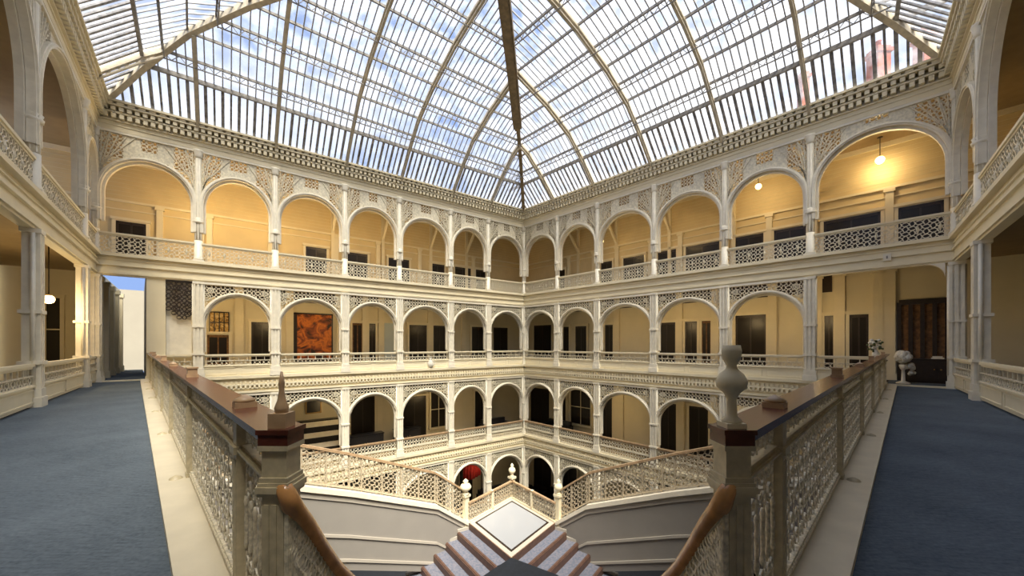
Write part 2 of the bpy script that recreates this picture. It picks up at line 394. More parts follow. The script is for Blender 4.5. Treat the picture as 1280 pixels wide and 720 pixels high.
def ell(x, a, zs, zc):
    if abs(x) >= a: return zs
    return zs + (zc - zs) * math.sqrt(1 - (x / a) ** 2)
def arch_parts(w, zs, zc, top, style):
    key = (round(w, 1), zs, zc, round(top, 2), style)
    if key in arch_parts.c: return arch_parts.c[key]
    w = round(w, 1); a = w / 2 - .15; th = .13; P = []
    b = MB(); n = 28; pts = []
    for i in range(n + 1):
        t = PI * i / n; pts.append((-math.cos(t), math.sin(t)))
    dn = 1.15
    def ringgrid(ai, ao, zci, zco, y0, y1):
        vs = []; fs = []; path = [(-1, -dn)] + pts + [(1, -dn)]
        for c, s_ in path:
            zi = zs + ((zci - zs) * s_ if s_ >= 0 else s_); zo = zs + ((zco - zs) * s_ if s_ >= 0 else s_)
            vs += [(c * ai, y0, zi), (c * ao, y0, zo), (c * ao, y1, zo), (c * ai, y1, zi)]
        for k in range(len(path) - 1):
            for j in range(4):
                j2 = (j + 1) % 4; fs.append((4 * k + j, 4 * k + j2, 4 * k + 4 + j2, 4 * k + 4 + j))
        b.add(vs, fs)
    ringgrid(a - .02, a + th, zc, zc + th, -.05, .10)
    ringgrid(a + .03, a + .08, zc + .05, zc + .09, .10, .14)
    ringgrid(a - .10, a + .02, zc - .08, zc + .04, -.20, -.06)
    P.append(('arch_ring', b.mesh('arch_ring', M['white'])))
    b = MB(); b.box(-w / 2, w / 2, -.06, .09, top - .09, top)
    P.append(('top_rail', b.mesh('top_rail', M['white'])))
    b = MB(); ao = a + th * .7
    def keep(x, z):
        if z < zs - .35: return 0
        if abs(x) < ao and z < ell(x, ao, zs, zc + th * .7): return 0
        if abs(x) > w / 2 - .16: return 0
        if style == 'top' and abs(x) < w * .24: return 2 if (abs(x) > w * .10 or z < zc + .34) else 1
        return 1
    if style == 'top':
        b.plate(-w / 2 + .12, w / 2 - .12, zs + .35, top - .08, .16, .05, keep, .80)
        for sx in (-1, 1):        # fan of leaf stems in the spandrel
            for k in range(5):
                x1 = sx * (w / 2 - .2 - .22 * k); z1 = top - .12
                x0 = sx * (w / 2 - .14); z0 = zs + .45 + .12 * k
                if z0 < z1: b.bar((x0, .04, z0), (x1, .04, z1), .035, .03)
    else:
        b.plate(-w / 2 + .12, w / 2 - .12, zs - .25, top - .08, .165, .05, keep, .84)
        for sx in (-1, 1):        # scrolls standing proud of the lace
            for (fx, fz, r) in ((.12, .28, .15), (.30, .13, .10), (.08, .62, .10)):
                cx = sx * (w / 2 - .16 - fx * w / 2 * .6); cz = top - .1 - fz * (top - zs)
                b.ring(cx, cz, r, .018, 12, .045); b.ring(cx, cz, r * .45, .014, 8, .045)
    P.append(('spandrel_lattice', b.mesh('spandrel_lattice', M['iron'])))
    arch_parts.c[key] = P; return P
arch_parts.c = {}

def balus_parts(w, style):
    w = round(w, 1); key = (w, style)
    if key in balus_parts.c: return balus_parts.c[key]
    P = []; h = w / 2
    b = MB()
    if style == 'top': H = .86
    else: H = 1.0
    b.box(-h, h, -.05, .06, H - .07, H); b.box(-h, h, -.02, .03, H - .12, H - .07)
    P.append(('top_rail', b.mesh('top_rail', M['cream'] if style != 'lower' else M['railwood'])))
    b = MB()
    if style == 'top':
        b.box(-h, h, -.03, .04, .05, .09); b.plate(-h, h, .09, H - .12, .165, .03, None, .86)
        for k in range(int(w / .5)): b.gem(-h + (k + .5) * w / int(w / .5), .42, .05, .16, .05)
        P.append(('lattice', b.mesh('lattice', M['iron'])))
    elif style == 'mid':
        b.box(-h, h, -.03, .04, .50, .53); b.plate(-h, h, .53, .70, .17, .03, None, .88); b.box(-h, h, -.03, .04, .70, .73)
        n = int(w / .32)
        for k in range(n + 1): b.box(-h + k * w / n - .012, -h + k * w / n + .012, -.015, .015, .73, H - .12)
        P.append(('lattice', b.mesh('lattice', M['iron'])))
        b = MB(); b.box(-h, h, -.05, .03, .04, .48); b.box(-h, h, -.06, .07, .46, .5)
        for k in range(2):
            x0 = -h + .08 + k * h; x1 = x0 + h - .16
            b.box(x0, x1, .03, .05, .10, .13); b.box(x0, x1, .03, .05, .38, .41); b.box(x0, x0 + .03, .03, .05, .10, .41); b.box(x1 - .03, x1, .03, .05, .10, .41)
        P.append(('parapet_panel', b.mesh('parapet_panel', M['cream'])))
    else:
        b.box(-h, h, -.03, .04, .06, .12); b.plate(-h, h, .12, .44, .16, .03, None, .86); b.box(-h, h, -.04, .05, .44, .52); b.plate(-h, h, .52, H - .12, .18, .03, None, .86)
        P.append(('lattice', b.mesh('lattice', M['iron'])))
    balus_parts.c[key] = P; return P
balus_parts.c = {}

def kit(name, parts, side, t, z, label, cat, group, w=None, q=0.0):
    p = side.P(t, q, z); e = empty(name, p, side.ang, label, cat, group, 'thing')
    if w: e.scale = (w / round(w, 1), 1, 1)
    for pn, me in parts: link(pn, me, e)
    return e

LEVNAMES = {3: 'top', 2: 'middle', 1: 'lower', 0: 'ground-level'}
def arcade(side, lv, ts, who, order_from, cols=True, arches=True, bal=True, skip_arch=(), skip_bal=(), skip_col=()):
    z = LV[lv]; nb = len(ts) - 1
    top = TOP - z if lv == 3 else 4.1
    for k, t in enumerate(ts):
        if not cols or k in skip_col: continue
        kk = order_from(k, len(ts))
        kit('arcade_column', column_parts('slim' if lv == 3 else 'square', top), side, t, z,
            f"white iron column, {LEVNAMES[lv]} gallery, {who}, {kk}", 'column', f'{LEVNAMES[lv]} gallery columns of the {who}')
    for k in range(nb):
        w = abs(ts[k + 1] - ts[k]); tm = (ts[k] + ts[k + 1]) / 2; kk = order_from(k, nb)
        if arches and k not in skip_arch:
            if lv == 3: zs, zc = (2.45, 3.85) if w < 3.6 else (2.6, 4.25) if w < 4.5 else (2.3, 4.55)
            else: zs, zc = (2.25, 3.6)
            if w < 2.5: zs = zc - 1.1
            kit('arch_screen', arch_parts(w, zs, zc, top, 'top' if lv == 3 else 'mid'), side, tm, z,
                f"white arch with lacy spandrels, {LEVNAMES[lv]} gallery, {who}, {kk}", 'arch', f'{LEVNAMES[lv]} gallery arches of the {who}', w)
        if bal and k not in skip_bal:
            kit('balustrade_panel', balus_parts(w - .2, {3: 'top', 2: 'mid', 1: 'lower', 0: 'lower'}[lv]), side, tm, z,
                f"openwork balustrade bay, {LEVNAMES[lv]} gallery, {who}, {kk}", 'balustrade', f'{LEVNAMES[lv]} gallery balustrades of the {who}', w - .2, .03)
fromC = lambda k, n: f"{ORD[k]} from the far corner"
fromCr = lambda k, n: f"{ORD[n - 1 - k]} from the far corner"
LT = COLT[SL]; RT = COLT[SR]
arcade(SL, 3, LT, 'left arcade', fromC)
arcade(SR, 3, RT, 'right arcade', fromCr, skip_col=(len(RT) - 1,))
tpier = SL.tpx(207); tpier2 = SL.tpx(183)
arcade(SL, 2, LT, 'left arcade', fromC, skip_arch=(6,), skip_bal=(6,))
arcade(SR, 2, RT, 'right arcade', fromCr, skip_arch=(0,), skip_bal=(0,), skip_col=(len(RT) - 1,))
arcade(SL, 1, LT[:7], 'left arcade', fromC)
arcade(SR, 1, RT[1:], 'right arcade', fromCr, skip_col=(len(RT) - 2,))
arcade(SL, 0, LT[:4], 'left arcade', fromC)
arcade(SR, 0, RT[3:], 'right arcade', fromCr, skip_col=(len(RT) - 4,))
away = lambda k, n: f"{ORD[k]} from the arcade corner"
awayr = lambda k, n: f"{ORD[n - 1 - k]} from the arcade corner"
arcade(SWL, 3, COLT[SWL], 'left walkway range', away, skip_col=(0,))
arcade(SWR, 3, COLT[SWR], 'right walkway range', awayr, skip_col=(len(COLT[SWR]) - 1,))
arcade(SWL, 2, COLT[SWL], 'left walkway edge', away, arches=False, skip_col=(0,))
arcade(SWR, 2, COLT[SWR], 'right walkway edge', awayr, arches=False, skip_col=(len(COLT[SWR]) - 1,))
# the part-bay balustrades that meet the near railings
def part_bal(side, t0, t1, lab):
    w = t1 - t0
    kit('balustrade_panel', balus_parts(w, 'mid'), side, (t0 + t1) / 2, 0, lab, 'balustrade', None, w, .03)
part_bal(SL, LT[6] + .1, SL.tpx(189), 'short balustrade joining the left walkway railing to the arcade')
part_bal(SR, SR.tpx(1107), RT[1] - .1, 'short balustrade joining the right walkway railing to the arcade')

# left passage pier and lacy bracket screen
b = MB(); b.box(0, tpier2 - tpier, -.35, .02, 0, 4.1); b.box(-.03, tpier2 - tpier + .03, -.38, .05, 0, .15)
o = b.build('pier', M['wallpale'], loc=SL.P(tpier, 0, 0)); o.rotation_euler.z = SL.ang
tag(o, 'plain cream pier beside the left passage opening', 'pier', kind='thing')
b = MB(); w_ = tpier - LT[6] - .2
b.plate(0, w_, 2.3, 4.05, .17, .04, lambda x, z: 1 if z > 2.35 + .9 * abs(x / w_ - .35) else 0, .72)
b.box(0, w_, -.03, .03, 4.02, 4.1)
for k in range(6): b.ring(.15 + (k % 2) * .35, 2.7 + .22 * k, .1, .02, 10, .03)
bw = MB(); bw.box(0, w_, -.2, -.14, 1.0, 4.1); ow = bw.build('daylight_board', M['white'], loc=SL.P(LT[6] + .2, 0, 0)); ow.rotation_euler.z = SL.ang  # white board takes the place of the bright outdoors behind the screen
tag(ow, 'white board standing in for bright daylight behind the dark leafy bracket screen', 'board', kind='thing')
o = b.build('bracket_screen', M['dark'], loc=SL.P(LT[6] + .2, 0, 0)); o.rotation_euler.z = SL.ang
tag(o, 'dark leafy iron bracket screen beside the cream pier on the left', 'screen', kind='thing')

# rounded lintel corner brackets at the right opening
b = MB()
for k in range(8):
    a0 = PI / 2 * k / 8; a1 = PI / 2 * (k + 1) / 8; r = .45
    b.add([(r - r * math.cos(a0), y, -r + r * math.sin(a0)) for y in (-.1, .1)] + [(r - r * math.cos(a1), y, -r + r * math.sin(a1)) for y in (-.1, .1)] + [(0, y, 0) for y in (-.1, .1)],
          [(0, 2, 4), (1, 5, 3), (0, 1, 3, 2), (4, 2, 3, 5)])
o = b.build('lintel_bracket', M['white'], loc=SR.P(.25, 0, 4.1)); o.rotation_euler.z = SR.ang
tag(o, 'curved white bracket at the corner of the wide right opening', 'bracket', kind='thing')

# ------------------------------------------------------------------ fixtures on the back walls
cnt = {'door': 0, 'window': 0}
def fixture(side, lv, x0, x1, kind, h=None, z0=None, label=None):
    q = -OFF
    ta, tb = sorted((side.tpx(x0, q), side.tpx(x1, q))); w = tb - ta; z = LV[lv]
    if kind in ('door', 'brown_door'):
        cnt['door'] += 1; h = h or 2.7
        e = empty(f"door_{cnt['door']}", side.P(ta, q, z), side.ang, label or f"dark glazed door with cream frame, {LEVNAMES[lv]} gallery, {side.name} range, near door {ORD[0]}", None, None, 'structure')
        f = MB(); f.box(-.12, 0, 0, .10, 0, h + .14); f.box(w, w + .12, 0, .10, 0, h + .14); f.box(-.16, w + .16, 0, .14, h + .04, h + .16); f.box(0, w, 0, .08, h - .0, h + .05); f.build('frame', M['cream'], e)
        l = MB(); l.box(0, w, .0, .03, 0, h); st = .08 if w > .5 else .04
        l.box(0, st, .03, .055, 0, h); l.box(w - st, w, .03, .055, 0, h); l.box(0, w, .03, .055, 0, .5 if kind == 'brown_door' else .25); l.box(0, w, .03, .055, h - .12, h)
        l.box(w / 2 - .03, w / 2 + .03, .03, .05, .2, h); l.build('leaf', M['dark'] if kind == 'door' else M['brown'], e)
        g = MB(); g.box(st, w - st, .03, .036, .25, h - .12); g.build('pane', M['dglass'], e)
    elif kind in ('window', 'frame_window'):
        cnt['window'] += 1; h = h or 2.2; zb = z0 if z0 is not None else .45
        e = empty(f"window_{cnt['window']}", side.P(ta, q, z), side.ang, label, None, None, 'structure')
        f = MB(); f.box(-.12, 0, 0, .12, zb - .1, zb + h + .12); f.box(w, w + .12, 0, .12, zb - .1, zb + h + .12); f.box(-.14, w + .14, 0, .14, zb + h, zb + h + .14); f.box(-.16, w + .16, 0, .2, zb - .12, zb)
        f.box(0, w, 0, .06, zb + h * .5 - .025, zb + h * .5 + .025); f.box(w / 2 - .02, w / 2 + .02, 0, .05, zb, zb + h); f.build('window_frame', M['cream'], e)
        g = MB(); g.box(0, w, 0, .02, zb, zb + h); g.build('pane', M['dglass'], e)
    return ta, w
def pilaster(side, lv, x, w=.35, h=None):
    t = side.tpx(x, -OFF); z = LV[lv]; h = h or (4.5 if lv != 3 else 2.85)
    b = MB(); b.box(-w / 2, w / 2, 0, .13, 0, h); b.box(-w / 2 - .05, w / 2 + .05, 0, .17, h - .14, h); b.box(-w / 2 - .04, w / 2 + .04, 0, .17, 0, .25)
    e = b.build('pilaster', M['cream'], loc=side.P(t, -OFF, z)); e.rotation_euler.z = side.ang; return e
pc = {}
def pil(side, lv, x, **k):
    pc.setdefault((side.name, lv), []).append((x, pilaster(side, lv, x, **k)))
# top gallery doors: dark heads show over the balustrade
top_l = [(145, 183), (382, 408), (433, 459), (485, 511), (538, 555), (568, 588), (594, 606)]
top_r = [(700, 707), (752, 766), (780, 806), (823, 846), (858, 900), (918, 955), (968, 1008), (1030, 1101), (1123, 1180)]
for k, (a, c_) in enumerate(top_l): fixture(SL, 3, a, c_, 'door', 2.0, label=f"dark gallery door, top gallery, left range, {ORD[len(top_l) - 1 - k]} from the corner")
for k, (a, c_) in enumerate(top_r): fixture(SR, 3, a, c_, 'door', 2.0, label=f"dark gallery door, top gallery, right range, {ORD[k]} from the corner")
for x in (200, 262, 345, 420, 472, 524, 561, 591): pil(SL, 3, x, w=.22)
for x in (712, 743, 772, 814, 851, 908, 962, 1018, 1112): pil(SR, 3, x, w=.25)
# picture rail in the top gallery
for side in (SL, SR):
    tn += 1; b = MB(); z = LV[3] + 2.85; b.box(-OFF * .9, side.L + OFF * .9, 0, .09, z, z + .10); b.box(-OFF * .9, side.L + OFF * .9, 0, .05, z + 1.75, z + 1.95); b.box(-OFF * .9, side.L + OFF * .9, 0, .05, z - .35, z - .30)
    for k in range(8): b.box(-OFF * .9, side.L + OFF * .9, 0, .012, z + .3 + .18 * k, z + .31 + .18 * k)
    o = b.build(f'trim_{tn}', M['cream'], loc=side.P(0, -OFF, 0)); o.rotation_euler.z = side.ang; tag(o, f'cream picture rail along the top gallery, {side.name} range', kind='structure')
# middle gallery
fixture(SL, 2, 38, 76, 'window', 2.6, .75, 'dark window beyond the left walkway balustrade under the lit globe')
fixture(SL, 2, 616, 634, 'door', label='black door added to darken the middle gallery right beside the far corner')  # door put in for the darkness of the corner bay
fixture(SL, 2, 589, 606, 'door', label='dark door in the middle gallery, left range, nearest the corner')
fixture(SL, 2, 511, 533, 'door', label='dark double door in the middle gallery, left of the slim pilaster')
fixture(SL, 2, 541, 557, 'door', label='dark double door in the middle gallery, right of the slim pilaster')
fixture(SL, 2, 440, 453, 'brown_door', label='brown curtained door in the middle gallery beside the orange picture')
fixture(SL, 2, 461, 469, 'door', label='narrow dark door in the middle gallery beside a pale wall')
fixture(SL, 2, 259, 286, 'brown_door', 1.9, label='brown door under the amber leaded light, middle gallery')
fixture(SL, 2, 314, 341, 'door', 2.6, label='dark display door right of the pale pilaster, middle gallery left')
for x in (502, 537, 560, 579, 456, 476, 362, 424, 299, 247): pil(SL, 2, x)
fixture(SR, 2, 757, 767, 'door', label='dark narrow door left of a plain cream wall, right middle gallery')
fixture(SR, 2, 720, 734, 'door', label='dark door near the corner, right middle gallery')
fixture(SR, 2, 705, 712, 'door', label='very narrow dark door nearest the corner, right middle gallery')
fixture(SR, 2, 823, 845, 'door', label='dark door with pale curtain, fourth bay, right middle gallery')
fixture(SR, 2, 857, 872, 'door', label='left one of the paired dark windows, right middle gallery')
fixture(SR, 2, 878, 889, 'brown_door', label='right one of the paired windows with orange frame, right middle gallery')
fixture(SR, 2, 920, 958, 'door', 2.9, label='wide black doorway with a bent pipe-like reflection')
fixture(SR, 2, 1031, 1042, 'door', label='narrow dark door beside the white column, right walkway end')
fixture(SR, 2, 1062, 1086, 'door', 2.7, label='dark framed door behind the flowers at the right walkway end')
for x in (741, 772, 850, 895, 966, 1022, 1050, 1098, 1112): pil(SR, 2, x)
# lower gallery and ground floor
fixture(SL, 1, 438, 468, 'door', 3.2, label='tall black doorway in the lower gallery, left range')
fixture(SL, 1, 503, 532, 'door', 2.9, label='black doorway in the lower gallery left of a cream window')
fixture(SL, 1, 593, 607, 'door', 2.9, label='black doorway in the lower gallery near the corner, left range')
fixture(SL, 1, 538, 558, 'frame_window', 2.4, .7, 'cream framed window in the lower gallery, left range')
fixture(SR, 1, 714, 739, 'frame_window', 2.4, .7, 'cream framed window in the lower gallery, right range')
fixture(SR, 1, 664, 690, 'door', 2.9, label='wide black doorway added to darken the lower gallery immediately right of the far corner')  # this and the next two doors put in to darken the corner
fixture(SR, 2, 668, 690, 'door', 2.9, label='wide black doorway added to darken the middle gallery immediately right of the far corner')
fixture(SR, 0, 668, 690, 'door', 2.9, label='wide black doorway added to darken the ground floor right of the far corner')
fixture(SR, 1, 700, 708, 'door', 2.9, label='black doorway in the lower gallery near the corner, right range')
fixture(SR, 1, 750, 766, 'door', 2.9, label='black doorway in the lower gallery left of the cream pilaster')
fixture(SR, 1, 826, 846, 'door', 2.9, label='black doorway in the lower gallery, fourth right bay')
fixture(SR, 1, 862, 886, 'door', 2.9, label='black paired door in the lower gallery, fourth right bay')
for x in (474, 498, 562, 612): pil(SL, 1, x)
for x in (771, 777, 852, 893, 690): pil(SR, 1, x)
fixture(SL, 0, 574, 590, 'door', 2.9, label='black ground-floor doorway beyond the red drape')
fixture(SR, 0, 700, 722, 'door', 2.9, label='black ground-floor doorway near the right newel')
for (sn, lv), lst in pc.items():
    lst.sort(key=lambda a: abs(a[0] - 655))
    for k, (x, e) in enumerate(lst):
        tag(e, f"flat cream pilaster on the {LEVNAMES[lv]} gallery back wall, {sn}, {ORD[k]} from corner", 'pilaster', f'{LEVNAMES[lv]} pilasters {sn}', 'thing')

def on_wall(name, side, lv, x0, x1, z0, z1, label, cat):
    ta, tb = sorted((side.tpx(x0, -OFF), side.tpx(x1, -OFF)))
    return empty(name, side.P(ta, -OFF + .01, LV[lv]), side.ang, label, cat, None, 'thing'), tb - ta
e, w = on_wall('wall_painting', SL, 2, 371, 414, 0, 0, 'large orange and black painting hanging in the middle gallery', 'painting')
b = MB(); b.box(0, w, .02, .06, .55, 3.1); b.build('canvas', M['paint'], e)
b = MB(); b.box(-.07, 0, 0, .1, .48, 3.17); b.box(w, w + .3, 0, .1, .48, 3.17); b.box(-.07, w + .3, 0, .1, 3.1, 3.17); b.box(-.07, w + .3, 0, .1, .48, .55); b.build('frame', M['dark'], e)
e, w = on_wall('leaded_light', SL, 2, 262, 286, 0, 0, 'amber leaded glass light over the brown door', 'window light')
b = MB(); b.box(0, w, .02, .05, 2.05, 3.0); b.build('pane', M['stained'], e)
b = MB()
for k in range(5): b.box(w * k / 4 - .02, w * k / 4 + .02, .03, .09, 2.0, 3.05)
for z in (2.0, 2.5, 3.0): b.box(0, w, .03, .09, z, z + .05)
b.build('lead_bars', M['dark'], e)
e, w = on_wall('pale_panel', SL, 2, 479, 497, 0, 0, 'pale blue-grey panel on the middle gallery wall', 'panel')
b = MB(); b.box(0, w, .02, .05, .2, 2.7); b.box(-.04, w + .04, .0, .08, 2.7, 2.76); b.build('board', mat('pale_blue_board', (.55, .62, .63), .6), e)
e, w = on_wall('black_picture', SL, 1, 383, 400, 0, 0, 'small black picture above the striped shelves, lower gallery', 'picture')
b = MB(); b.box(0, w, .02, .05, 2.5, 3.15); b.build('canvas', M['black'], e)
b = MB(); b.box(-.06, 0, 0, .09, 2.44, 3.21); b.box(w, w + .06, 0, .09, 2.44, 3.21); b.box(-.06, w + .06, 0, .09, 3.15, 3.21); b.box(-.06, w + .06, 0, .09, 2.44, 2.5); b.build('frame', M['gilt'], e)
# white shelves
e, w = on_wall('shelf_unit', SL, 1, 366, 424, 0, 0, 'long white shelves with dark gaps, lower gallery left', 'shelf')
b = MB()
for z in (.55, 1.15, 1.75): b.box(0, w, .0, .5, z, z + .28)
b.build('shelf_boards', M['white'], e)
b = MB(); b.box(0, w, .02, .45, 0, 2.1); b.build('carcass', M['black'], e)
# box on the right fascia
e = empty('junction_box', SR.P(SR.tpx(1109), .08, 4.5), SR.ang, 'small white box on the fascia above the right opening', 'box', None, 'thing')
b = MB(); b.box(-.1, .1, 0, .06, -.12, .12); b.build('cover', M['white'], e); b = MB(); b.box(-.02, .02, .06, .075, -.05, .05); b.build('latch', M['purlin'], e)

# ------------------------------------------------------------------ ceiling braces in the top gallery
def brace(side, t, lab):
    e = empty('timber_brace', side.P(t, -OFF, LV[3]), side.ang, lab, 'brace', f'timber braces in the top gallery, {side.name}', 'thing')
    b = MB(); b.box(-.09, .09, 0, .14, 0, 4.75); b.build('post', M['cream'], e)
    b = MB(); b.bar((0, .1, 3.1), (0, 1.5, 4.65), .12, .14); b.build('strut', M['cream'], e)
    b = MB(); b.box(-.1, .1, .1, OFF - .1, 4.6, 4.79); b.build('beam', M['cream'], e)
for k, t in enumerate(LT[1:7]): brace(SL, t, f"cream timber brace under the ceiling, left top gallery, {ORD[k]} from the corner")
for k, t in enumerate(RT[1:6][::-1]): brace(SR, t + .5, f"cream timber brace under the ceiling, right top gallery, {ORD[k]} from the corner")

# ------------------------------------------------------------------ lamps
def point(name, loc, power, colr=(1, .72, .36), rad=.15):
    power *= .24
    l = bpy.data.lights.new(name, 'POINT'); l.energy = power; l.color = colr; l.shadow_soft_size = rad
    o = bpy.data.objects.new(name, l); col.objects.link(o); o.location = loc; return o
def globe(loc, drop, label, power=60, r=.14):
    e = empty('globe_lamp', loc, 0, label, 'lamp', 'lit globe lamps', 'thing')
    b = MB(); b.sphere((0, 0, 0), r, 16, 10); b.build('globe', M['globe'], e)
    b = MB(); b.tube([(0, 0, r * .9), (0, 0, r + drop)], .015, 6); b.lathe([(.09, r + drop - .03), (.09, r + drop)], 12); b.build('stem', M['dark'], e)
    b = MB(); b.lathe([(.06, r * .85), (.075, r * .95), (.06, r * 1.12), (.02, r * 1.25)], 12); b.build('holder', M['gilt'], e)
    lo = point('bulb_light', Vector(loc) + Vector((0, 0, -r - .12)), power); return e
def at(px, py, Y): return Vector(((px - CX) / F * Y, Y, EYE - (py - HY) / F * Y))
globe(at(948, 233, 17.6), TOP - at(948, 233, 17.6).z - .14, 'lit globe hanging in the fifth bay of the right top gallery', 180, .13)
globe(at(1100, 200, 15.2), TOP - at(1100, 200, 15.2).z - .14, 'lit globe hanging in the widest bay of the right top gallery', 180, .15)
globe(at(61, 374, 11.6), LV[3] - .35 - at(61, 374, 11.6).z - .14, 'lit globe hanging outside the left walkway', 420, .13)
# sconces behind the left arcade columns
def sconce(side, t, lv, lab, power, q=-.42, dz=2.6):
    e = empty('column_sconce', side.P(t, 0, LV[lv]), side.ang, lab, 'lamp', 'sconces behind the arcade columns', 'thing')
    b = MB(); b.tube([(0, -.15, dz - .2), (0, q * .7, dz - .3), (0, q, dz - .12)], .02, 6); b.build('arm', M['gilt'], e)
    b = MB(); b.lathe([(.04, dz - .12), (.10, dz), (.11, dz + .1), (.05, dz + .16)], 12, (0, q)); b.build('shade', M['globe'], e)
    point('bulb_light', side.P(t, q - .18, LV[lv] + dz), power)
for k, t in enumerate([LT[6], LT[5], LT[4], LT[3], LT[2]]):
    sconce(SL, t, 3, f"small lit sconce behind a column of the left top gallery, {ORD[k]} from the left", [420, 330, 150, 90, 50][k])
for k, t in enumerate([RT[3], RT[4]]):  # added fill lamps, here and for the middle, lower and ground sconces below
    sconce(SR, t, 3, f"small added sconce behind a column of the right top gallery, {ORD[k]} from the right", 90)
for k, t in enumerate([LT[6], LT[5], LT[4], LT[3], LT[2]]):
    sconce(SL, t, 2, f"small added sconce behind a column of the left middle gallery, {ORD[k]} from the left", [150, 130, 90, 60, 40][k])
for k, t in enumerate([RT[1], RT[2], RT[3], RT[4]]):
    sconce(SR, t, 2, f"small added sconce behind a column of the right middle gallery, {ORD[k]} from the right", [110, 110, 110, 50][k])
for k, (s_, t) in enumerate([(SL, LT[2]), (SL, LT[4]), (SR, RT[4]), (SR, RT[2])]):
    sconce(s_, t, 1, ["small added sconce behind the third column, left lower gallery", "small added sconce behind the fifth column, left lower gallery", "small added sconce behind a far column, right lower gallery", "small added sconce behind a nearer column, right lower gallery"][k], 90)
sconce(SL, LT[1], 0, 'small added sconce behind a ground-floor column near the corner', 60)

# ------------------------------------------------------------------ glass roof
RS = [.25, 1.45, 2.0, 2.7, 3.5, 4.4, 5.4, 6.5, 7.7, 9.0, 10.6]
PROF = [(0.0, 10.55), (.25, 10.76), (1.45, 11.95), (2.7, 13.0), (4.3, 13.75), (6.5, 14.4), (8.5, 14.75), (11, 15.0), (14, 15.1)]
def RZ(s):
    for (a, za), (b_, zb) in zip(PROF, PROF[1:]):
        if s <= b_: return za + (zb - za) * (s - a) / (b_ - a)
    return PROF[-1][1]
def smax(side, t):
    p0 = side.o + side.d * t; lo = 11.5
    for s2 in SIDES:
        if s2 is side: continue
        c0 = (p0 - s2.o).dot(s2.n); k = side.n.dot(s2.n)      # c0 + k s = s
        if abs(1 - k) > 1e-6:
            s = c0 / (1 - k)
            if s > 0 - 1e-6: lo = min(lo, max(s, 0))
    return lo
def rp(side, t, s, dz=0.0): p = side.P(t, s); return Vector((p.x, p.y, RZ(s) + dz))
wn = cnt['window']
def roof_bay(side, t0, t1, lab, nm=11):
    global wn
    wn += 1; e = empty(f'window_{wn}', side.P((t0 + t1) / 2, 0, TOP + 1.06), 0, lab, None, None, 'structure'); inv = -e.location
    g = MB(); bars = MB(); pur = MB(); cl = MB(); n = max(3, round((t1 - t0) / .27))
    L0 = RS
    def pt(t, s, dz=0): return rp(side, t, s, dz) + inv
    tt = [t0 + (t1 - t0) * k / n for k in range(n + 1)]; sm = [smax(side, t) for t in tt]
    for k in range(n):
        for a, b_ in zip(L0, L0[1:]):
            a0, a1 = min(a, sm[k]), min(a, sm[k + 1]); b0, b1 = min(b_, sm[k]), min(b_, sm[k + 1])
            if b0 - a0 < 1e-4 and b1 - a1 < 1e-4: continue
            vs = [pt(tt[k], a0), pt(tt[k + 1], a1), pt(tt[k + 1], b1), pt(tt[k], b0)]
            if b0 - a0 < 1e-4: g.add([vs[0], vs[1], vs[2]], [(0, 1, 2)])
            elif b1 - a1 < 1e-4: g.add([vs[0], vs[1], vs[3]], [(0, 1, 2)])
            else: g.add(vs, [(0, 1, 2, 3)])
    for k in range(1, n):
        for j, (a, b_) in enumerate(zip(L0, L0[1:])):
            a, b_ = min(a, sm[k]), min(b_, sm[k])
            if b_ - a < 1e-3: break
            if j == 0: cl.bar(pt(tt[k], a, -.03), pt(tt[k], b_, -.03), .11 if k % 2 else .07, .05, side.n.to_3d())
            else: bars.bar(pt(tt[k], a, -.02), pt(tt[k], b_, -.02), .04, .05, (0, 0, 1))
    for j, s in enumerate(L0):
        # purlin runs where s < smax
        lo, hi = t0, t1
        if smax(side, t0) < s:
            lo = t0
            for q in range(60):
                lo = t0 + (t1 - t0) * q / 60
                if smax(side, lo) >= s: break
            else: continue
        if smax(side, t1) < s:
            for q in range(60):
                hi = t1 - (t1 - t0) * q / 60
                if smax(side, hi) >= s: break
        if hi - lo < .05: continue
        hgt = .16 if j == 1 else .10
        pur.bar(pt(lo, s, -.07), pt(hi, s, -.07), .06 if j != 1 else .10, hgt)
        if j in (2, 4, 6, 8):   # scrolled lattice purlin
            z1 = -.42; pur.bar(pt(lo, s + .05, z1), pt(hi, s + .05, z1), .035, .035)
            m_ = max(2, round((hi - lo) / .42))
            for q in range(m_):
                ta = lo + (hi - lo) * q / m_; tb = lo + (hi - lo) * (q + 1) / m_; tm = (ta + tb) / 2
                pur.bar(pt(ta, s, -.1), pt(tm, s + .05, z1), .02, .02); pur.bar(pt(tm, s + .05, z1), pt(tb, s, -.1), .02, .02)
    g.build('glass', M['glass'], e); bars.build('glazing_bars', M['bar'], e); cl.build('clerestory_bars', M['louvre'], e); pur.build('purlins', M['purlin'], e)
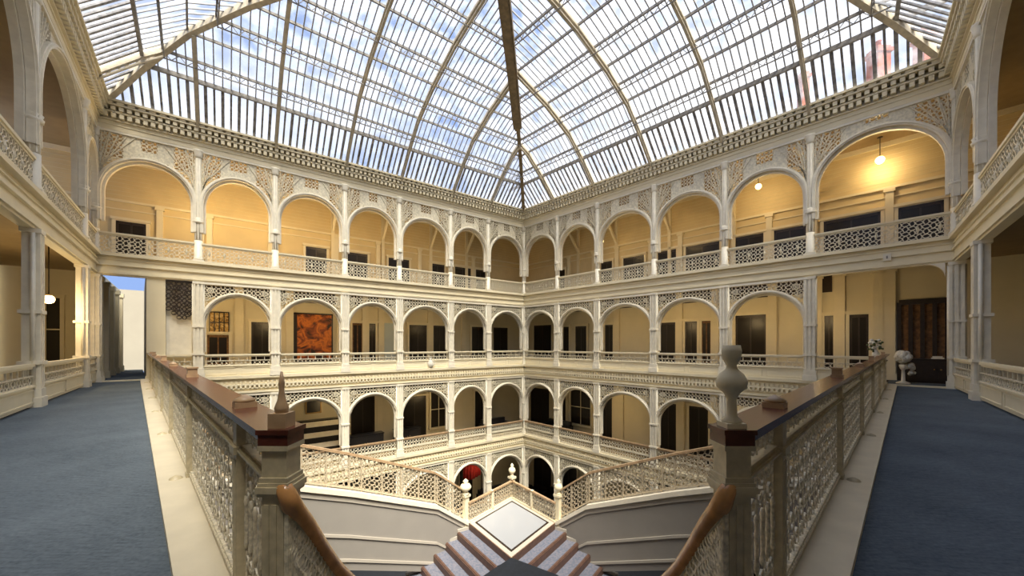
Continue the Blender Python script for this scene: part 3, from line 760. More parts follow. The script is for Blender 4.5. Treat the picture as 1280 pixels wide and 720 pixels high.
def roof_rib(side, t, lab):
    b = MB(); sM = smax(side, t); ss = [s for s in [.1, .4, .9, 1.45, 2.0, 2.7, 3.5, 4.4, 5.4, 6.5, 7.7, 9.0, 10.6] if s < sM] + [sM]
    o0 = side.P(t, 0, TOP + 1.06)
    for a, c_ in zip(ss, ss[1:]):
        b.bar(rp(side, t, a, -.16) - o0, rp(side, t, c_, -.16) - o0, .15, .07); b.bar(rp(side, t, a, -.05) - o0, rp(side, t, c_, -.05) - o0, .05, .22)
        b.bar(rp(side, t, a, -.34) - o0, rp(side, t, c_, -.34) - o0, .10, .05)
    for k in range(int(sM / .45)):
        s = .3 + k * .45
        if s + .45 > sM: break
        b.bar(rp(side, t, s, -.18) - o0, rp(side, t, s + .225, -.33) - o0, .03, .03); b.bar(rp(side, t, s + .225, -.33) - o0, rp(side, t, s + .45, -.18) - o0, .03, .03)
    o = b.build('roof_rib', M['ribp'], loc=o0); tag(o, lab, 'roof rib', f'curved ribs of the glass roof', 'thing')
for k in range(7): roof_bay(SL, LT[k], LT[k + 1], f"glazed roof bay above the left arcade, {ORD[k]} from the far corner")
for k in range(len(RT) - 1): roof_bay(SR, RT[k], RT[k + 1], f"glazed roof bay above the right arcade, {ORD[len(RT) - 2 - k]} from the far corner")
WT = COLT[SWL]; VT = COLT[SWR]
for k in range(3): roof_bay(SWL, WT[k], WT[k + 1], f"glazed roof bay over the left walkway, {ORD[k]} from the arcade corner")
for k in range(2): roof_bay(SWR, VT[k], VT[k + 1], f"glazed roof bay over the right walkway, {ORD[1 - k]} from the arcade corner")
for k in range(1, 7): roof_rib(SL, LT[k], f"pale curved roof rib rising from the left arcade, {ORD[k - 1]} from the far corner")
for k in range(1, len(RT) - 1): roof_rib(SR, RT[k], f"pale curved roof rib rising from the right arcade, {ORD[len(RT) - 2 - k]} from the far corner")
for k in range(1, 3): roof_rib(SWL, WT[k], f"pale curved roof rib over the left walkway, {ORD[k - 1]} from the arcade corner")
roof_rib(SWR, VT[1], 'pale curved roof rib over the right walkway')
def hip(i, lab, smx, thick_from=99):
    b = MB(); o0 = offset_pt(i, 0); o0 = Vector((o0.x, o0.y, TOP + 1.06)); ss = [.1, .4, .9, 1.45, 2, 2.7, 3.5, 4.4, 5.4, 6.5, 7.7, 9, 10.2]
    def hp(s, dz): p = offset_pt(i, s); return Vector((p.x, p.y, RZ(s) + dz)) - o0
    for a, c_ in zip(ss, ss[1:]):
        if c_ > smx: break
        if a >= thick_from: b.bar(hp(a, -.3), hp(c_, -.3), .46, .45); b.bar(hp(a, -.55), hp(c_, -.55), .3, .12)
        else: b.bar(hp(a, -.12), hp(c_, -.12), .2, .26)
    o = b.build('hip_rafter', M['hip'] if thick_from < 50 else M['ribp'], loc=o0); tag(o, lab, 'roof beam', None, 'thing')
hip(0, 'heavy brown hip beam rising from the far corner of the atrium', 10.3, 4.4)
hip(1, 'pale diagonal hip beam rising from the left corner', 10.3)
hip(3, 'pale diagonal hip beam rising from the right corner', 10.3)

# ------------------------------------------------------------------ walkways and near railings
NL = Vector((-.96, 1.587)); EL = SL.P(SL.tpx(187), .02).to_2d()
NR = Vector((.915, 1.587)); ER = SR.P(SR.tpx(1108), .02).to_2d()
dL = (EL - NL).normalized(); dR = (ER - NR).normalized()
nLo = Vector((-dL.y, dL.x)) * 1.0     # towards the walkway for the left run
if nLo.x > 0: nLo = -nLo
nRo = Vector((-dR.y, dR.x))
if nRo.x < 0: nRo = -nRo
# L2 floor polygon in carpet, kerb under the railing
back = Vector((0, -3.2))
poly = [NL + nLo * .02 + Vector((-.02, -.05)), EL + nLo * .02, SL.P(SL.tpx(118) - .0, 0).to_2d(), SWL.P(SWL.L * .72, 0).to_2d(), Vector((0, -2.0)), SWR.P(SWR.L * .3, 0).to_2d(), QR, ER + nRo * .02, NR + nRo * .02 + Vector((.02, -.05))]
mb = MB(); mb.prism([tuple(p) for p in poly][::1], -.3, 0); o = mb.build('floor', M['carpet']); tag(o, 'blue-grey carpeted walkway floor around the near corner', kind='structure')
# carpet through the far passages
def strip(a, b_, c_, d_, name, m, lab, z0=-.3, z1=0.0):
    mb = MB(); mb.prism([tuple(a), tuple(b_), tuple(c_), tuple(d_)], z0, z1); o = mb.build(name, m); tag(o, lab, kind='structure'); return o
pe = 9.0
pl0 = SL.P(tpier2, .02).to_2d(); pl1 = QL
strip(pl0, pl0 + dL * pe, pl1 + dL * pe, pl1, 'floor', M['carpet'], 'carpet running on through the left passage', -.3, .002)
pr0 = ER; pr1 = QR
strip(pr0, pr1, pr1 + dR * (OFF + .3), pr0 + dR * (OFF + .3), 'floor', M['carpet'], 'carpet running on into the right gallery', -.3, .002)

def lattice_panel(mb, L, z0, z1, shear=0.0, rich=True, th=.006):
    """cast panel in local XZ, x from 0 to L: rows of interlaced rings, leaves and spindles"""
    H = z1 - z0; n = max(1, round(L / .155)); cw = L / n; m = max(1, round(H / .135)); ch = H / m
    f = (lambda v: (v[0], v[1], v[2] + shear * v[0])); mb.xf = f
    for i in range(n + 1): mb.box(i * cw - .004, i * cw + .004, -.004, .004, z0, z1)
    for i in range(n):
        cx = (i + .5) * cw
        for j in range(m):
            cz = z0 + (j + .5) * ch
            if (i + j) % 2: mb.ring(cx, cz, min(cw, ch) * .36, th, 8, 0); mb.gem(cx, cz, .014, .018, .012)
            else:
                mb.ring(cx - cw * .24, cz, ch * .24, th * .9, 7); mb.ring(cx + cw * .24, cz, ch * .24, th * .9, 7)
                mb.gem(cx, cz, .011, ch * .42, .012)
    for i in range(n):
        for j in range(m): mb.gem(i * cw, z0 + (j + .5) * ch, .016, .03, .012)
    mb.xf = None
def urn(mb, z, s, style):
    if style == 'urn': mb.lathe([(.055 * s, z), (.06 * s, z + .012), (.032 * s, z + .03), (.028 * s, z + .10), (.045 * s, z + .125), (.085 * s, z + .15), (.09 * s, z + .175), (.07 * s, z + .205), (.035 * s, z + .225), (.028 * s, z + .24), (.05 * s, z + .265), (.058 * s, z + .30), (.05 * s, z + .325)], 16)
    else: mb.lathe([(.045 * s, z), (.05 * s, z + .02), (.03 * s, z + .05), (.018 * s, z + .09), (.022 * s, z + .12), (.008 * s, z + .17)], 14)
def near_railing(A, d, L, posts, side_n, sgn, who, finial):
    ang = math.atan2(d.y, d.x); root = empty('walkway_railing', (A.x, A.y, 0), ang, f"ornate beige iron railing with mahogany handrail, edge of the {who} walkway", 'railing', 'walkway railings', 'thing')
    def seg_slope(z0, z1, y0, y1, x0=0.0, x1=None):
        b = MB(); b.box(x0, x1 or L, y0, y1, z0, z1); return b
    b = MB(); b.box(.02, L, -.075, .075, 1.055, 1.085); b.box(.02, L, -.085, .085, 1.085, 1.10); b.box(.02, L, -.05, .05, 1.03, 1.055); b.build('handrail', M['mahog'], root)
    b = seg_slope(.86, .885, -.035, .035, .0); b.box(0, L, -.022, .022, .845, .90); b.box(0, L, -.045, .045, .868, .878); b.build('middle_rail', M['beige'], root)
    b = seg_slope(.075, .10, -.03, .03, .0); b.box(0, L, -.02, .02, .06, .115); b.build('bottom_rail', M['beigelight'], root)
    y0, y1 = (-.06, .27) if sgn > 0 else (-.27, .06)
    b = MB(); b.box(-.05, L, y0, y1, -.28, .045); b.box(-.05, L, y0 + .02 * (sgn > 0), y1, .045, .055); b.build('kerb_board', M['board'], root)
    # newel
    b = MB(); hw = .05
    b.box(-hw, hw, -hw, hw, 0, .84); b.box(-hw - .018, hw + .018, -hw - .018, hw + .018, .0, .12); b.box(-hw, hw, -hw, hw, .91, 1.03)
    for (z0, z1, g) in ((.835, .85, .012), (.85, .875, .018), (.875, .89, .012), (.89, .91, .008), (1.02, 1.04, .012)): b.box(-hw - g, hw + g, -hw - g, hw + g, z0, z1)
    for k in (-1, 0, 1):
        for (ax, s_) in ((0, 1), (0, -1), (1, 1), (1, -1)):
            c_ = k * .030
            if ax == 0: b.box(c_ - .010, c_ + .010, s_ * hw - .004, s_ * hw + .004, .16, .80)
            else: b.box(s_ * hw - .004, s_ * hw + .004, c_ - .010, c_ + .010, .16, .80)
    nw = b.build('newel_post', M['beige'], root); nw.rotation_euler.z = -ang
    b = MB(); b.box(-.06, .06, -.06, .06, 1.04, 1.085); b.box(-.066, .066, -.066, .066, 1.085, 1.105); b.build('cap', M['mahog'], nw)
    b = MB()
    if finial == 'urn': b.box(-.04, .04, -.04, .04, 1.105, 1.125); urn(b, 1.12, .66, 'urn')
    else: b.box(-.036, .036, -.036, .036, 1.105, 1.165); urn(b, 1.165, .55, 'spike')
    b.build('finial', M['wallpale'] if finial == 'urn' else M['railwood'], nw)
    for k, t in enumerate(posts):
        b = MB(); hw2 = .045
        b.box(t - hw2, t + hw2, -hw2, hw2, 0, 1.03); b.box(t - hw2 - .015, t + hw2 + .015, -hw2 - .015, hw2 + .015, .855, .895); b.box(t - hw2 - .01, t + hw2 + .01, -hw2 - .01, hw2 + .01, .0, .1)
        for q in (-.02, .02):
            b.box(t + q - .007, t + q + .007, -hw2 - .005, hw2 + .005, .14, .82)
        b.lathe([(.06, 0), (.075, .03), (.05, .07), (.01, .09)], 12, (t, .13 * sgn))
        p = b.build('post', M['beige'], root)
        b = MB(); b.box(t - .05, t + .05, -.05, .05, 1.10, 1.13)
        if k % 2: b.box(t - .04, t + .04, -.04, .04, 1.13, 1.19); b.box(t - .048, t + .048, -.048, .048, 1.19, 1.205)
        else: b.lathe([(.05, 1.13), (.055, 1.14), (.03, 1.155), (.005, 1.17)], 12, (t, 0))
        b.build('post_cap', M['railwood'], p)
    edges = [0] + posts + [L]; cache = {}
    for k, (a, c_) in enumerate(zip(edges, edges[1:])):
        x0 = a + (.065 if k == 0 else .048); LL = c_ - .048 - x0; key = round(LL, 2)
        if key not in cache:
            b = MB()
            if k == 0:
                lattice_panel(b, LL, .62, .84); lattice_panel(b, LL, .115, .33)
                nn = max(2, round(LL / .10))
                for q in range(nn + 1):
                    b.lathe([(.009, .33), (.014, .36), (.009, .40), (.012, .48), (.009, .56), (.014, .59), (.009, .62)], 6, (LL * q / nn, 0))
                lattice_panel(b, LL, .91, 1.03)
            else:
                lattice_panel(b, LL, .115, .84); lattice_panel(b, LL, .905, 1.03)
            cache[key] = b.mesh('lattice_panel', M['beigelight'])
        link('lattice_panel', cache[key], root, (x0, 0, 0))
    return root
LLn = (EL - NL).length; LRn = (ER - NR).length
def post_list(L, first): 
    r = [.75, 3.45]; 
    while r[-1] + 2.9 < L: r.append(r[-1] + 2.75)
    return r
near_railing(NL, dL, LLn, post_list(LLn, 0), nLo, 1, 'left', 'spike')
near_railing(NR, dR, LRn, post_list(LRn, 0), nRo, -1, 'right', 'urn')

# stair handrails dropping from the two newels
hpx = [(351, 600, 1.585), (358, 616, 1.535), (368, 636, 1.57), (384, 658, 1.68), (406, 692, 1.88), (432, 722, 2.15)]
def stair_rail(mirror, lab):
    pts = [at(x, y, Y) for x, y, Y in hpx] + [Vector((-.96, 2.9, -.55)), Vector((-.95, 4.0, -1.35))]
    # subdivide smooth
    sp = []
    for i in range(len(pts) - 1):
        p0 = pts[max(i - 1, 0)]; p1 = pts[i]; p2 = pts[i + 1]; p3 = pts[min(i + 2, len(pts) - 1)]
        for k in range(5):
            t = k / 5; sp.append(.5 * ((2 * p1) + (p2 - p0) * t + (2 * p0 - 5 * p1 + 4 * p2 - p3) * t * t + (3 * p1 - p0 - 3 * p2 + p3) * t ** 3))
    sp.append(pts[-1])
    mx = lambda p: Vector((-p.x - .045, p.y, p.z)) if mirror else p
    r0 = mx(sp[0]); root = empty('stair_balustrade', (r0.x, r0.y, 0), 0, lab, 'balustrade', 'stair balustrades below the newels', 'thing'); o0 = Vector((r0.x, r0.y, 0))
    b = MB(); b.tube([mx(p) - o0 for p in sp], [.026 + min(i, 8) * .0015 for i in range(len(sp))], 12); b.build('handrail', M['oak'], root)
    b = MB(); b.tube([mx(p) - o0 - Vector((0, 0, .05)) for p in sp], .012, 6); b.tube([mx(p) - o0 - Vector((0, 0, .72)) for p in sp[2:]], .022, 8); b.build('string_rail', M['beige'], root)
    b = MB()
    for i in range(4, len(sp) - 1):
        a = mx(sp[i]) - o0; c_ = mx(sp[i + 1]) - o0; n = max(1, round((c_ - a).to_2d().length / .07))
        for q in range(n):
            p = a.lerp(c_, q / n)
            b.bar(p - Vector((0, 0, .05)), p - Vector((0, 0, .72)), .009)
            for z in range(6):
                zz = -.12 - z * .105
                vs0 = len(b.v); b.xf = (lambda v, p=p: (p.x + v[1], p.y + v[0], p.z + v[2])); b.ring(.035, zz, .036, .006, 7); b.gem(.035, zz - .05, .014, .03, .012); b.xf = None
    b.build('lattice_panel', M['beigelight'], root)
stair_rail(False, 'oak stair handrail and iron panel descending from the left newel')
stair_rail(True, 'oak stair handrail and iron panel descending from the right newel')

# ------------------------------------------------------------------ stairwell: landing, flights, grey walls
ZL = EYE - 6.4
def iso(px, py, h): Y = h * F / (py - HY); return Vector(((px - CX) / F * Y, Y))
LA = iso(640, 622, 6.4); LB = iso(586, 653, 6.4); LCc = iso(639, 697, 6.4); LD = iso(694, 653, 6.4)
cen = (LA + LB + LCc + LD) / 4
land = empty('stair_landing', (cen.x, cen.y, ZL), 0, 'diamond-shaped stair landing with glossy white centre, bottom middle', 'landing', None, 'thing')
def dia(k): return [tuple((p - cen) * k) for p in (LA, LB, LCc, LD)]
b = MB(); b.prism(dia(1), -.30, -.012); b.build('slab', M['railwood'], land)
b = MB(); b.prism(dia(.985), -.012, -.004); b.build('border', M['moulding'], land)
b = MB(); b.prism(dia(.86), -.004, .001); b.build('dark_inlay', M['dark'], land)
b = MB(); b.prism(dia(.80), .001, .006); b.build('white_top', M['landingtop'], land)
# far balustrade of the landing
def low_rail(a, b_, z, lab, H=.72):
    d = b_ - a; L = d.length; e = empty('landing_balustrade', (a.x, a.y, z), math.atan2(d.y, d.x), lab, 'balustrade', 'balustrades of the stair landing', 'thing')
    m = MB(); m.box(0, L, -.05, .05, H - .06, H); m.build('handrail', M['railwood'], e)
    m = MB(); m.box(0, L, -.05, .05, 0, .06); m.build('bottom_rail', M['cream'], e)
    m = MB(); m.plate(0, L, .06, H - .06, .15, .03, None, .84); m.build('lattice', M['tan'], e)
    m = MB(); m.box(L / 2 - .05, L / 2 + .05, -.05, .05, 0, H + .02); m.build('post', M['cream'], e)
low_rail(LB, LA, ZL, 'low lattice balustrade on the far left edge of the white landing')
low_rail(LA, LD, ZL, 'low lattice balustrade on the far right edge of the white landing')
def newel(p, z, h, lab, big=False):
    e = empty('stair_newel', (p.x, p.y, z), PI / 4, lab, 'newel post', 'newel posts of the landing', 'thing')
    b = MB(); b.box(-.09, .09, -.09, .09, -.25, h); b.box(-.13, .13, -.13, .13, h - .08, h); b.box(-.11, .11, -.11, .11, -.25, .1); b.build('post', M['wallpale'], e)
    b = MB(); s = 1.5 if big else 1.1
    b.lathe([(.10 * s, h), (.07 * s, h + .05), (.05 * s, h + .1), (.12 * s, h + .18), (.14 * s, h + .26), (.10 * s, h + .36), (.04 * s, h + .40), (.07 * s, h + .47), (.01, h + .55)], 14); b.build('finial', M['wallpale'], e)
newel(LB + Vector((-.12, .05)), ZL, 1.0, 'cream newel with knobbed finial at the left corner of the landing', True)
newel(LD + Vector((.12, .05)), ZL, 1.0, 'cream newel with knobbed finial at the right corner of the landing')
newel(LA + Vector((0, .1)), ZL, .85, 'cream newel with knobbed finial at the far point of the landing')
def down_flight(P0, P1, lab):
    ed = (P1 - P0); w = ed.length; ed.normalize(); g = Vector((ed.y, -ed.x))
    if g.y > 0: g = -g
    root = empty('stair_flight', (P0.x, P0.y, ZL), math.atan2(ed.y, ed.x), lab, 'stairs', 'flights descending from the landing', 'thing')
    s = 1 if Vector((-ed.y, ed.x)).dot(g) > 0 else -1
    tr = MB(); no = MB(); st = MB(); run = .46; rise = .225
    for k in range(12):
        y0, y1 = k * run * s, (k + 1) * run * s; y0, y1 = min(y0, y1), max(y0, y1); z = -rise * (k + 1)
        tr.box(.06, w - .06, y0, y1, z - .2, z)
        e0 = (k + 1) * run * s; no.box(.06, w - .06, min(e0, e0 - .07 * s), max(e0, e0 - .07 * s) + .0, z, z + .02)
        e1 = k * run * s; no.box(.06, w - .06, min(e1, e1 + .03 * s), max(e1, e1 + .03 * s), z, z + rise - .0)
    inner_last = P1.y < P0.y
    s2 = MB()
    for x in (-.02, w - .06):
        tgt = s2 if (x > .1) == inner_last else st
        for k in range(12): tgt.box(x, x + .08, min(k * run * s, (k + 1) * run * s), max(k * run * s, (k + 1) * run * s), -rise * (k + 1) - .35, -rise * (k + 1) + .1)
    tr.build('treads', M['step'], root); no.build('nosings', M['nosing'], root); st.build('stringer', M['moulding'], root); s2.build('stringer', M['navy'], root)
down_flight(LB, LCc, 'carpeted steps descending from the lower left edge of the landing')
down_flight(LCc, LD, 'carpeted steps descending from the lower right edge of the landing')

# navy carpeted platform behind the white landing, reached by the flight from the upper walkway
mb = MB(); mb.prism([(-1.2, 6.6), (1.2, 6.6), (1.45, 10.3), (1.25, 10.55), (LCc.x, LCc.y - .01), (-.75, 10.55), (-1.2, 9.9)], ZL - .3, ZL + .01)
tag(mb.build('floor', M['navy']), 'navy carpeted platform pointing at the near corner of the white landing', kind='structure')
root = empty('stair_flight', (0, 1.55, 0), 0, 'carpeted stairs descending between the two near newels to the navy platform', 'stairs', None, 'thing')
tr = MB(); no = MB()
for k in range(26):
    z = -.188 * (k + 1); y = .06 + .192 * k; tr.box(-.86, .82, y, y + .2, z - .2, z); no.box(-.86, .82, y + .17, y + .2, z, z + .015)
tr.build('treads', M['navy'], root); no.build('nosings', M['nosing'], root)

def well_wall(sx, who):
    # plan line and coping heights (height below eye) from the landing corner outwards
    P = LB if sx < 0 else LD
    st = [(0, 6.42), (.97, 5.42), (3.05, 4.22), (4.09, 3.68), (5.9, 2.85)]
    pts = [Vector((P.x + sx * (.1 + t), P.y + .15 - .93 * t, EYE - h)) for t, h in st]
    o0 = Vector((pts[0].x, pts[0].y, pts[0].z)); pts = [p - o0 for p in pts]
    root = empty('stairwell_wall', o0, 0, f'grey stairwell wall with cream coping, {who} of the landing', 'wall', 'grey stairwell walls', 'thing')
    n = Vector((.93, sx * 1.0, 0)).normalized() * .12 if sx < 0 else Vector((.93, 1.0, 0)).normalized() * .12
    n = Vector((-(pts[-1].y), pts[-1].x, 0)).normalized() * .12
    if n.y > 0: n = -n           # n points to the viewer
    def sheet(off0, off1, w0, w1, m, name, par=root):
        b = MB()
        for a, c_ in zip(pts, pts[1:]):
            up = Vector((0, 0, 1))
            v = [a + n * w0 + up * off0, c_ + n * w0 + up * off0, c_ + n * w1 + up * off0, a + n * w1 + up * off0, a + n * w0 + up * off1, c_ + n * w0 + up * off1, c_ + n * w1 + up * off1, a + n * w1 + up * off1]
            b.add(v, MB.BF)
        return b.build(name, m, par)
    sheet(-2.25, -.3, -1, 1, M['grey'], 'panel')
    sheet(-.30, -.12, -1.3, 1.3, M['moulding'], 'under_coping'); sheet(-.12, .02, -1.6, 1.9, M['white'], 'coping'); 
    sheet(-1.32, -1.24, 1, 1.35, M['moulding'], 'moulding'); sheet(-2.0, -1.92, 1, 1.35, M['moulding'], 'moulding')
    sheet(1.02, 1.09, -.5, .5, M['railwood'], 'handrail'); sheet(.06, .11, -.35, .35, M['tan'], 'bottom_rail')
    k = 0
    for a, c_ in zip(pts, pts[1:]):
        d = c_ - a; L = d.to_2d().length; sl = d.z / L; ang = math.atan2(d.y, d.x)
        b = MB(); b.xf = lambda v, sl=sl: (v[0], v[1], v[2] + sl * v[0]); b.plate(0, L, .10, 1.03, .15, .03, None, .86)
        for q in range(int(L / .62) + 1): b.box(q * .62 - .02, q * .62 + .02, -.025, .025, 0.02, 1.05)
        o = b.build('lattice_panel', M['tan'], root, a); o.rotation_euler.z = ang
well_wall(-1, 'left'); well_wall(1, 'right')

# ------------------------------------------------------------------ small furniture
def sofa(loc, rz, lab):
    e = empty('sofa', loc, rz, lab, 'sofa', 'dark sofas in the galleries', 'thing')
    b = MB(); b.box(-1, 1, -.4, .4, .12, .45); b.build('seat', M['black'], e)
    b = MB(); b.box(-1, 1, -.5, -.3, .3, .95); b.build('backrest', M['black'], e)
    for s_ in (-1, 1): b = MB(); b.box(s_ * 1.0 - .12, s_ * 1.0 + .12, -.5, .4, .1, .68); b.build('armrest', M['black'], e)
    for x in (-.9, .9):
        for y in (-.35, .3): b = MB(); b.lathe([(.03, 0), (.04, .12)], 8, (x, y)); b.build('leg', M['dark'], e)
sofa(SL.P(1.3, -1.6, LV[1]), SL.ang, 'black sofa left of the corner column, lower gallery')
sofa(SR.P(SR.L - 1.6, -1.6, LV[1]), SR.ang, 'black sofa right of the corner column, lower gallery')
sofa(SR.P(SR.L - 1.8, -1.5, LV[0]), SR.ang, 'black sofa on the ground floor right of the corner')
sofa(SL.P(1.6, -1.5, LV[0]), SL.ang, 'black sofa on the ground floor left of the corner')
def cabinet(loc, rz, w, h, lab, m=None):
    e = empty('cabinet', loc, rz, lab, 'cabinet', None, 'thing'); m = m or M['dark']
    b = MB(); b.box(-w / 2, w / 2, -.25, .25, .08, h); b.box(-w / 2 - .03, w / 2 + .03, -.28, .28, h, h + .05); b.box(-w / 2, w / 2, -.22, .22, 0, .08); b.build('body', m, e)
    for s_ in (-1, 1):
        b = MB(); b.box(min(.02 * s_, s_ * (w / 2 - .03)), max(.02 * s_, s_ * (w / 2 - .03)), .25, .27, .12, h - .05); d = b.build('door', m, e)
        b = MB(); b.sphere((s_ * .08, .29, h * .6), .025, 8, 6); b.build('knob', M['gilt'], d)
cabinet(SL.P(LT[3] + 1.4, -1.7, LV[1]), SL.ang, 2.0, 1.1, 'black cabinet in the lower gallery in front of the tall doorway', M['black'])
cabinet(SL.P(LT[2] + 1.9, -2.2, LV[1]), SL.ang, 1.6, 1.0, 'black cabinet in the lower gallery beside the cream window', M['black'])
cabinet(SR.P(RT[3] - 2.6, -2.2, LV[1]), SR.ang, 1.4, 1.0, 'black cabinet in the lower right gallery, fourth bay', M['black'])
# red drape on the ground floor
e = empty('red_drape', SL.P(SL.tpx(590, -1.6), -1.6, LV[0]), SL.ang, 'red drape hanging in the ground-floor arcade left of the landing', 'drape', None, 'thing')
b = MB(); vs = []; fs = []; n = 24
for i in range(n + 1):
    x = -.7 + 1.4 * i / n; y = .06 * math.sin(i * 1.6)
    vs += [(x, y, 1.9 + .3 * abs(x)), (x, y, 3.6), (x, y - .03, 3.6), (x, y - .03, 1.9 + .3 * abs(x))]
for i in range(n):
    for j in range(4): j2 = (j + 1) % 4; fs.append((4 * i + j, 4 * i + 4 + j, 4 * i + 4 + j2, 4 * i + j2))
b.add(vs, fs, True); b.build('cloth', M['red'], e); b = MB(); b.tube([(-.8, 0, 3.62), (.8, 0, 3.62)], .03, 8); b.box(-.8, -.75, -.04, .04, 0, 3.62); b.box(.75, .8, -.04, .04, 0, 3.62); b.build('rail', M['dark'], e)

# right walkway end: table, bouquet, draped lamp
def ball_cluster(mb, c, R, n, r, seed):
    rnd = random.Random(seed)
    for k in range(n):
        v = Vector((rnd.gauss(0, 1), rnd.gauss(0, 1), rnd.gauss(0, 1))).normalized() * R * rnd.uniform(.6, 1)
        mb.sphere((c[0] + v.x, c[1] + v.y, c[2] + v.z), r * rnd.uniform(.7, 1.2), 7, 5)
pb = at(1129, 470, 13.9); pb.z = 0
e = empty('pedestal_plant', pb, 0, 'white rounded flower ball on a pale stand at the right walkway end', 'flower stand', None, 'thing')
b = MB(); b.lathe([(.2, 0), (.2, .04), (.06, .1), (.045, .5), (.09, .55), (.12, .66), (.1, .7)], 12); b.build('stand', M['white'], e)
b = MB(); ball_cluster(b, (0, 0, .97), .17, 110, .10, 3); b.sphere((0, 0, .97), .19, 14, 10); ball_cluster(b, (.2, -.05, .62), .12, 18, .07, 5); ball_cluster(b, (.27, -.05, .38), .08, 10, .06, 8); b.build('flowers', M['petal'], e)
vb = ER + Vector((.0, .35)); 
e = empty('flower_vase', (13.18, 13.8, 0), 0, 'small white bouquet in a vase on a plinth behind the railing end', 'vase of flowers', None, 'thing')
b = MB(); b.box(-.14, .14, -.14, .14, 0, .9); b.box(-.17, .17, -.17, .17, .9, .95); b.build('plinth', M['wallpale'], e)
b = MB(); b.lathe([(.05, .95), (.10, 1.02), (.11, 1.1), (.06, 1.2), (.08, 1.24)], 12); b.build('vase', M['petal'], e)
b = MB(); ball_cluster(b, (0, 0, 1.42), .2, 22, .055, 11); b.build('flowers', M['petal'], e)
b = MB(); ball_cluster(b, (.02, 0, 1.36), .24, 30, .035, 12); b.build('leaves', M['leaf'], e)
cabinet(SR.P(SR.tpx(1172, -2.2), -2.2, 0), SR.ang, 1.7, .85, 'low dark cabinet at the end of the right walkway')
e = empty('book_pile', SR.P(SR.tpx(1172, -2.2), -2.1, .9), SR.ang, 'white papers on the low dark cabinet', 'papers', None, 'thing')
b = MB(); b.box(-.16, .16, -.1, .1, 0, .05); b.box(-.12, .13, -.11, .08, .05, .1); b.build('sheets', M['white'], e)
# flat dark panel put in place of the dark recess behind the cabinet
e, w = on_wall('recess_stand_in', SR, 2, 1124, 1184, 0, 0, 'dark panelling in place of the dark recess behind the low cabinet, right walkway end', 'screen')
b = MB(); b.box(0, w, 0, .06, 0, 3.1); b.build('panel', M['brown'], e)  # added panel standing in for the dark recess
b = MB()
for k in range(5): b.box(w * k / 4 - .06, w * k / 4 + .06, .06, .14, 0, 3.1)
b.box(0, w, .06, .16, 3.0, 3.2); b.build('stand_in_stiles', M['dark'], e)
# white vase on the middle gallery ledge
e = empty('ledge_vase', SL.P(SL.tpx(537), .12, .04), 0, 'white vase on the ledge of the left middle gallery', 'vase', None, 'thing')
b = MB(); b.lathe([(.08, 0), (.16, .12), (.18, .28), (.08, .45), (.06, .52), (.1, .58)], 14); b.build('body', M['petal'], e)
b = MB(); b.tube([(.12, 0, .42), (.26, 0, .36), (.26, 0, .2), (.17, 0, .16)], .018, 6); b.build('handle', M['petal'], e)
# left walkway end: passage walls with pilasters, outside house
def run_wall(a, d, L, z0, z1, th, name, m, lab, nsgn):
    n = Vector((-d.y, d.x)) * nsgn; p = [a, a + d * L, a + d * L + n * th, a + n * th]
    mb = MB(); mb.prism([tuple(q) for q in (p if nsgn < 0 else p)], z0, z1); return tag(mb.build(name, m), lab, kind='structure')
dP = (Vector(((164 - CX) / F * 25, 25)) - QL).normalized(); dQ = (Vector(((179 - CX) / F * 25, 25)) - pl0).normalized()
run_wall(QL + dP * .6 + Vector((-.1, -.1)), dP, 9.5, -.3, 4.5, .25, 'wall_left', M['wallpale'], 'cream wall lining the left side of the far passage', 1)
for k in range(5):
    p = QL + dP * (.8 + 1.7 * k) + Vector((.02, -.02)); b = MB(); b.box(-.16, .16, -.14, .14, 0, 4.1); b.box(-.2, .2, -.18, .18, 3.9, 4.1); b.box(-.2, .2, -.18, .18, 0, .3)
    o = b.build('passage_pilaster', M['cream'], loc=(p.x, p.y, 0)); o.rotation_euler.z = math.atan2(dP.y, dP.x)
    tag(o, f'cream pilaster lining the left passage, {ORD[k]} from the arcade', 'pilaster', 'pilasters of the left passage', 'thing')
run_wall(pl0 + dQ * .4, dQ, 9, -.3, 4.5, .25, 'wall_right', M['render'], 'bright wall on the right of the left passage', -1)
mb = MB(); a = QL + dL * 13; nn_ = Vector((-dL.y, dL.x)); mb.prism([tuple(a - nn_ * 6), tuple(a + nn_ * 6), tuple(a + nn_ * 6 + dL * .5), tuple(a - nn_ * 6 + dL * .5)], -.3, 4.9)
tag(mb.build('outside_house', M['render']), 'pale rendered house seen through the left passage', 'house', kind='thing')

# brick chimneys outside the right clerestory
for k, (x, y, Y, w) in enumerate([(1004, 92, 24, .45), (1098, 62, 21, .7), (1155, 44, 20, .6)]):
    top = at(x, y, Y); b = MB(); b.box(-w / 2, w / 2, -w / 2, w / 2, -(top.z - 9.0), 0); b.box(-w / 2 - .08, w / 2 + .08, -w / 2 - .08, w / 2 + .08, -.35, -.15)
    o = b.build('chimney_stack', M['brick'], loc=top); tag(o, f'orange brick chimney outside the right roof glass, {ORD[k]} from the far corner', 'chimney', 'brick chimneys outside', 'thing')
    b = MB(); b.lathe([(.14, 0), (.11, .4), (.14, .45)], 10); b.build('chimney_pot', M['brick'], o)

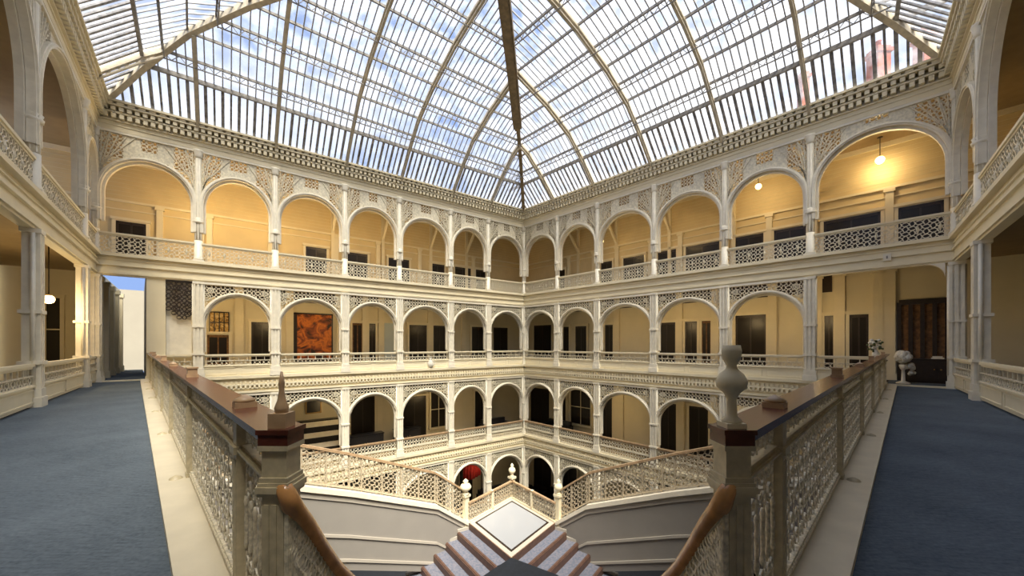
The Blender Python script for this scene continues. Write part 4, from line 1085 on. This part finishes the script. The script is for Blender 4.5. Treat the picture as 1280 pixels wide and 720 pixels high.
# ------------------------------------------------------------------ world, sun, camera
w = bpy.data.worlds.new('sky'); bpy.context.scene.world = w; w.use_nodes = True; nt = w.node_tree
bg = nt.nodes['Background']; tc = nt.nodes.new('ShaderNodeTexCoord')
mp = nt.nodes.new('ShaderNodeMapping'); mp.inputs['Scale'].default_value = (1.6, 1.6, 3.0)
nz = nt.nodes.new('ShaderNodeTexNoise'); nz.inputs['Scale'].default_value = 1.7; nz.inputs['Detail'].default_value = 7
cr = nt.nodes.new('ShaderNodeValToRGB'); e_ = cr.color_ramp.elements
e_[0].position = .38; e_[0].color = (.24, .36, .66, 1); e_[1].position = .64; e_[1].color = (.82, .83, .85, 1)
nt.links.new(tc.outputs['Generated'], mp.inputs['Vector']); nt.links.new(mp.outputs['Vector'], nz.inputs['Vector'])
sx_ = nt.nodes.new('ShaderNodeSeparateXYZ'); nt.links.new(tc.outputs['Generated'], sx_.inputs[0])
ma = nt.nodes.new('ShaderNodeMath'); ma.operation = 'MULTIPLY_ADD'; ma.inputs[1].default_value = .12; nt.links.new(sx_.outputs['X'], ma.inputs[0]); nt.links.new(nz.outputs['Fac'], ma.inputs[2])
nt.links.new(ma.outputs[0], cr.inputs['Fac']); nt.links.new(cr.outputs['Color'], bg.inputs['Color']); bg.inputs['Strength'].default_value = 1.0
sun = bpy.data.lights.new('sun', 'SUN'); sun.energy = 7.6; sun.angle = math.radians(30); sun.color = (1, .92, .77)
so = bpy.data.objects.new('sun', sun); col.objects.link(so)
dirv = Vector((-.19, .47, -.84)).normalized(); so.rotation_euler = dirv.to_track_quat('-Z', 'Y').to_euler()

cd = bpy.data.cameras.new('camera'); cd.sensor_width = 36; cd.lens = F / 1280 * 36; cd.shift_y = (HY - 360) / 1280; cd.clip_start = .05; cd.clip_end = 300
co = bpy.data.objects.new('camera', cd); col.objects.link(co); co.location = (0, 0, EYE); co.rotation_euler = (PI / 2, 0, 0)
sc = bpy.context.scene; sc.camera = co
sc.view_settings.view_transform = 'Standard'; sc.view_settings.look = 'None'; sc.view_settings.gamma = 1; sc.view_settings.exposure = 0.5
sc.view_settings.use_curve_mapping = False
try:
    sc.cycles.max_bounces = 8; sc.cycles.transparent_max_bounces = 12; sc.cycles.use_denoising = True
except Exception: pass
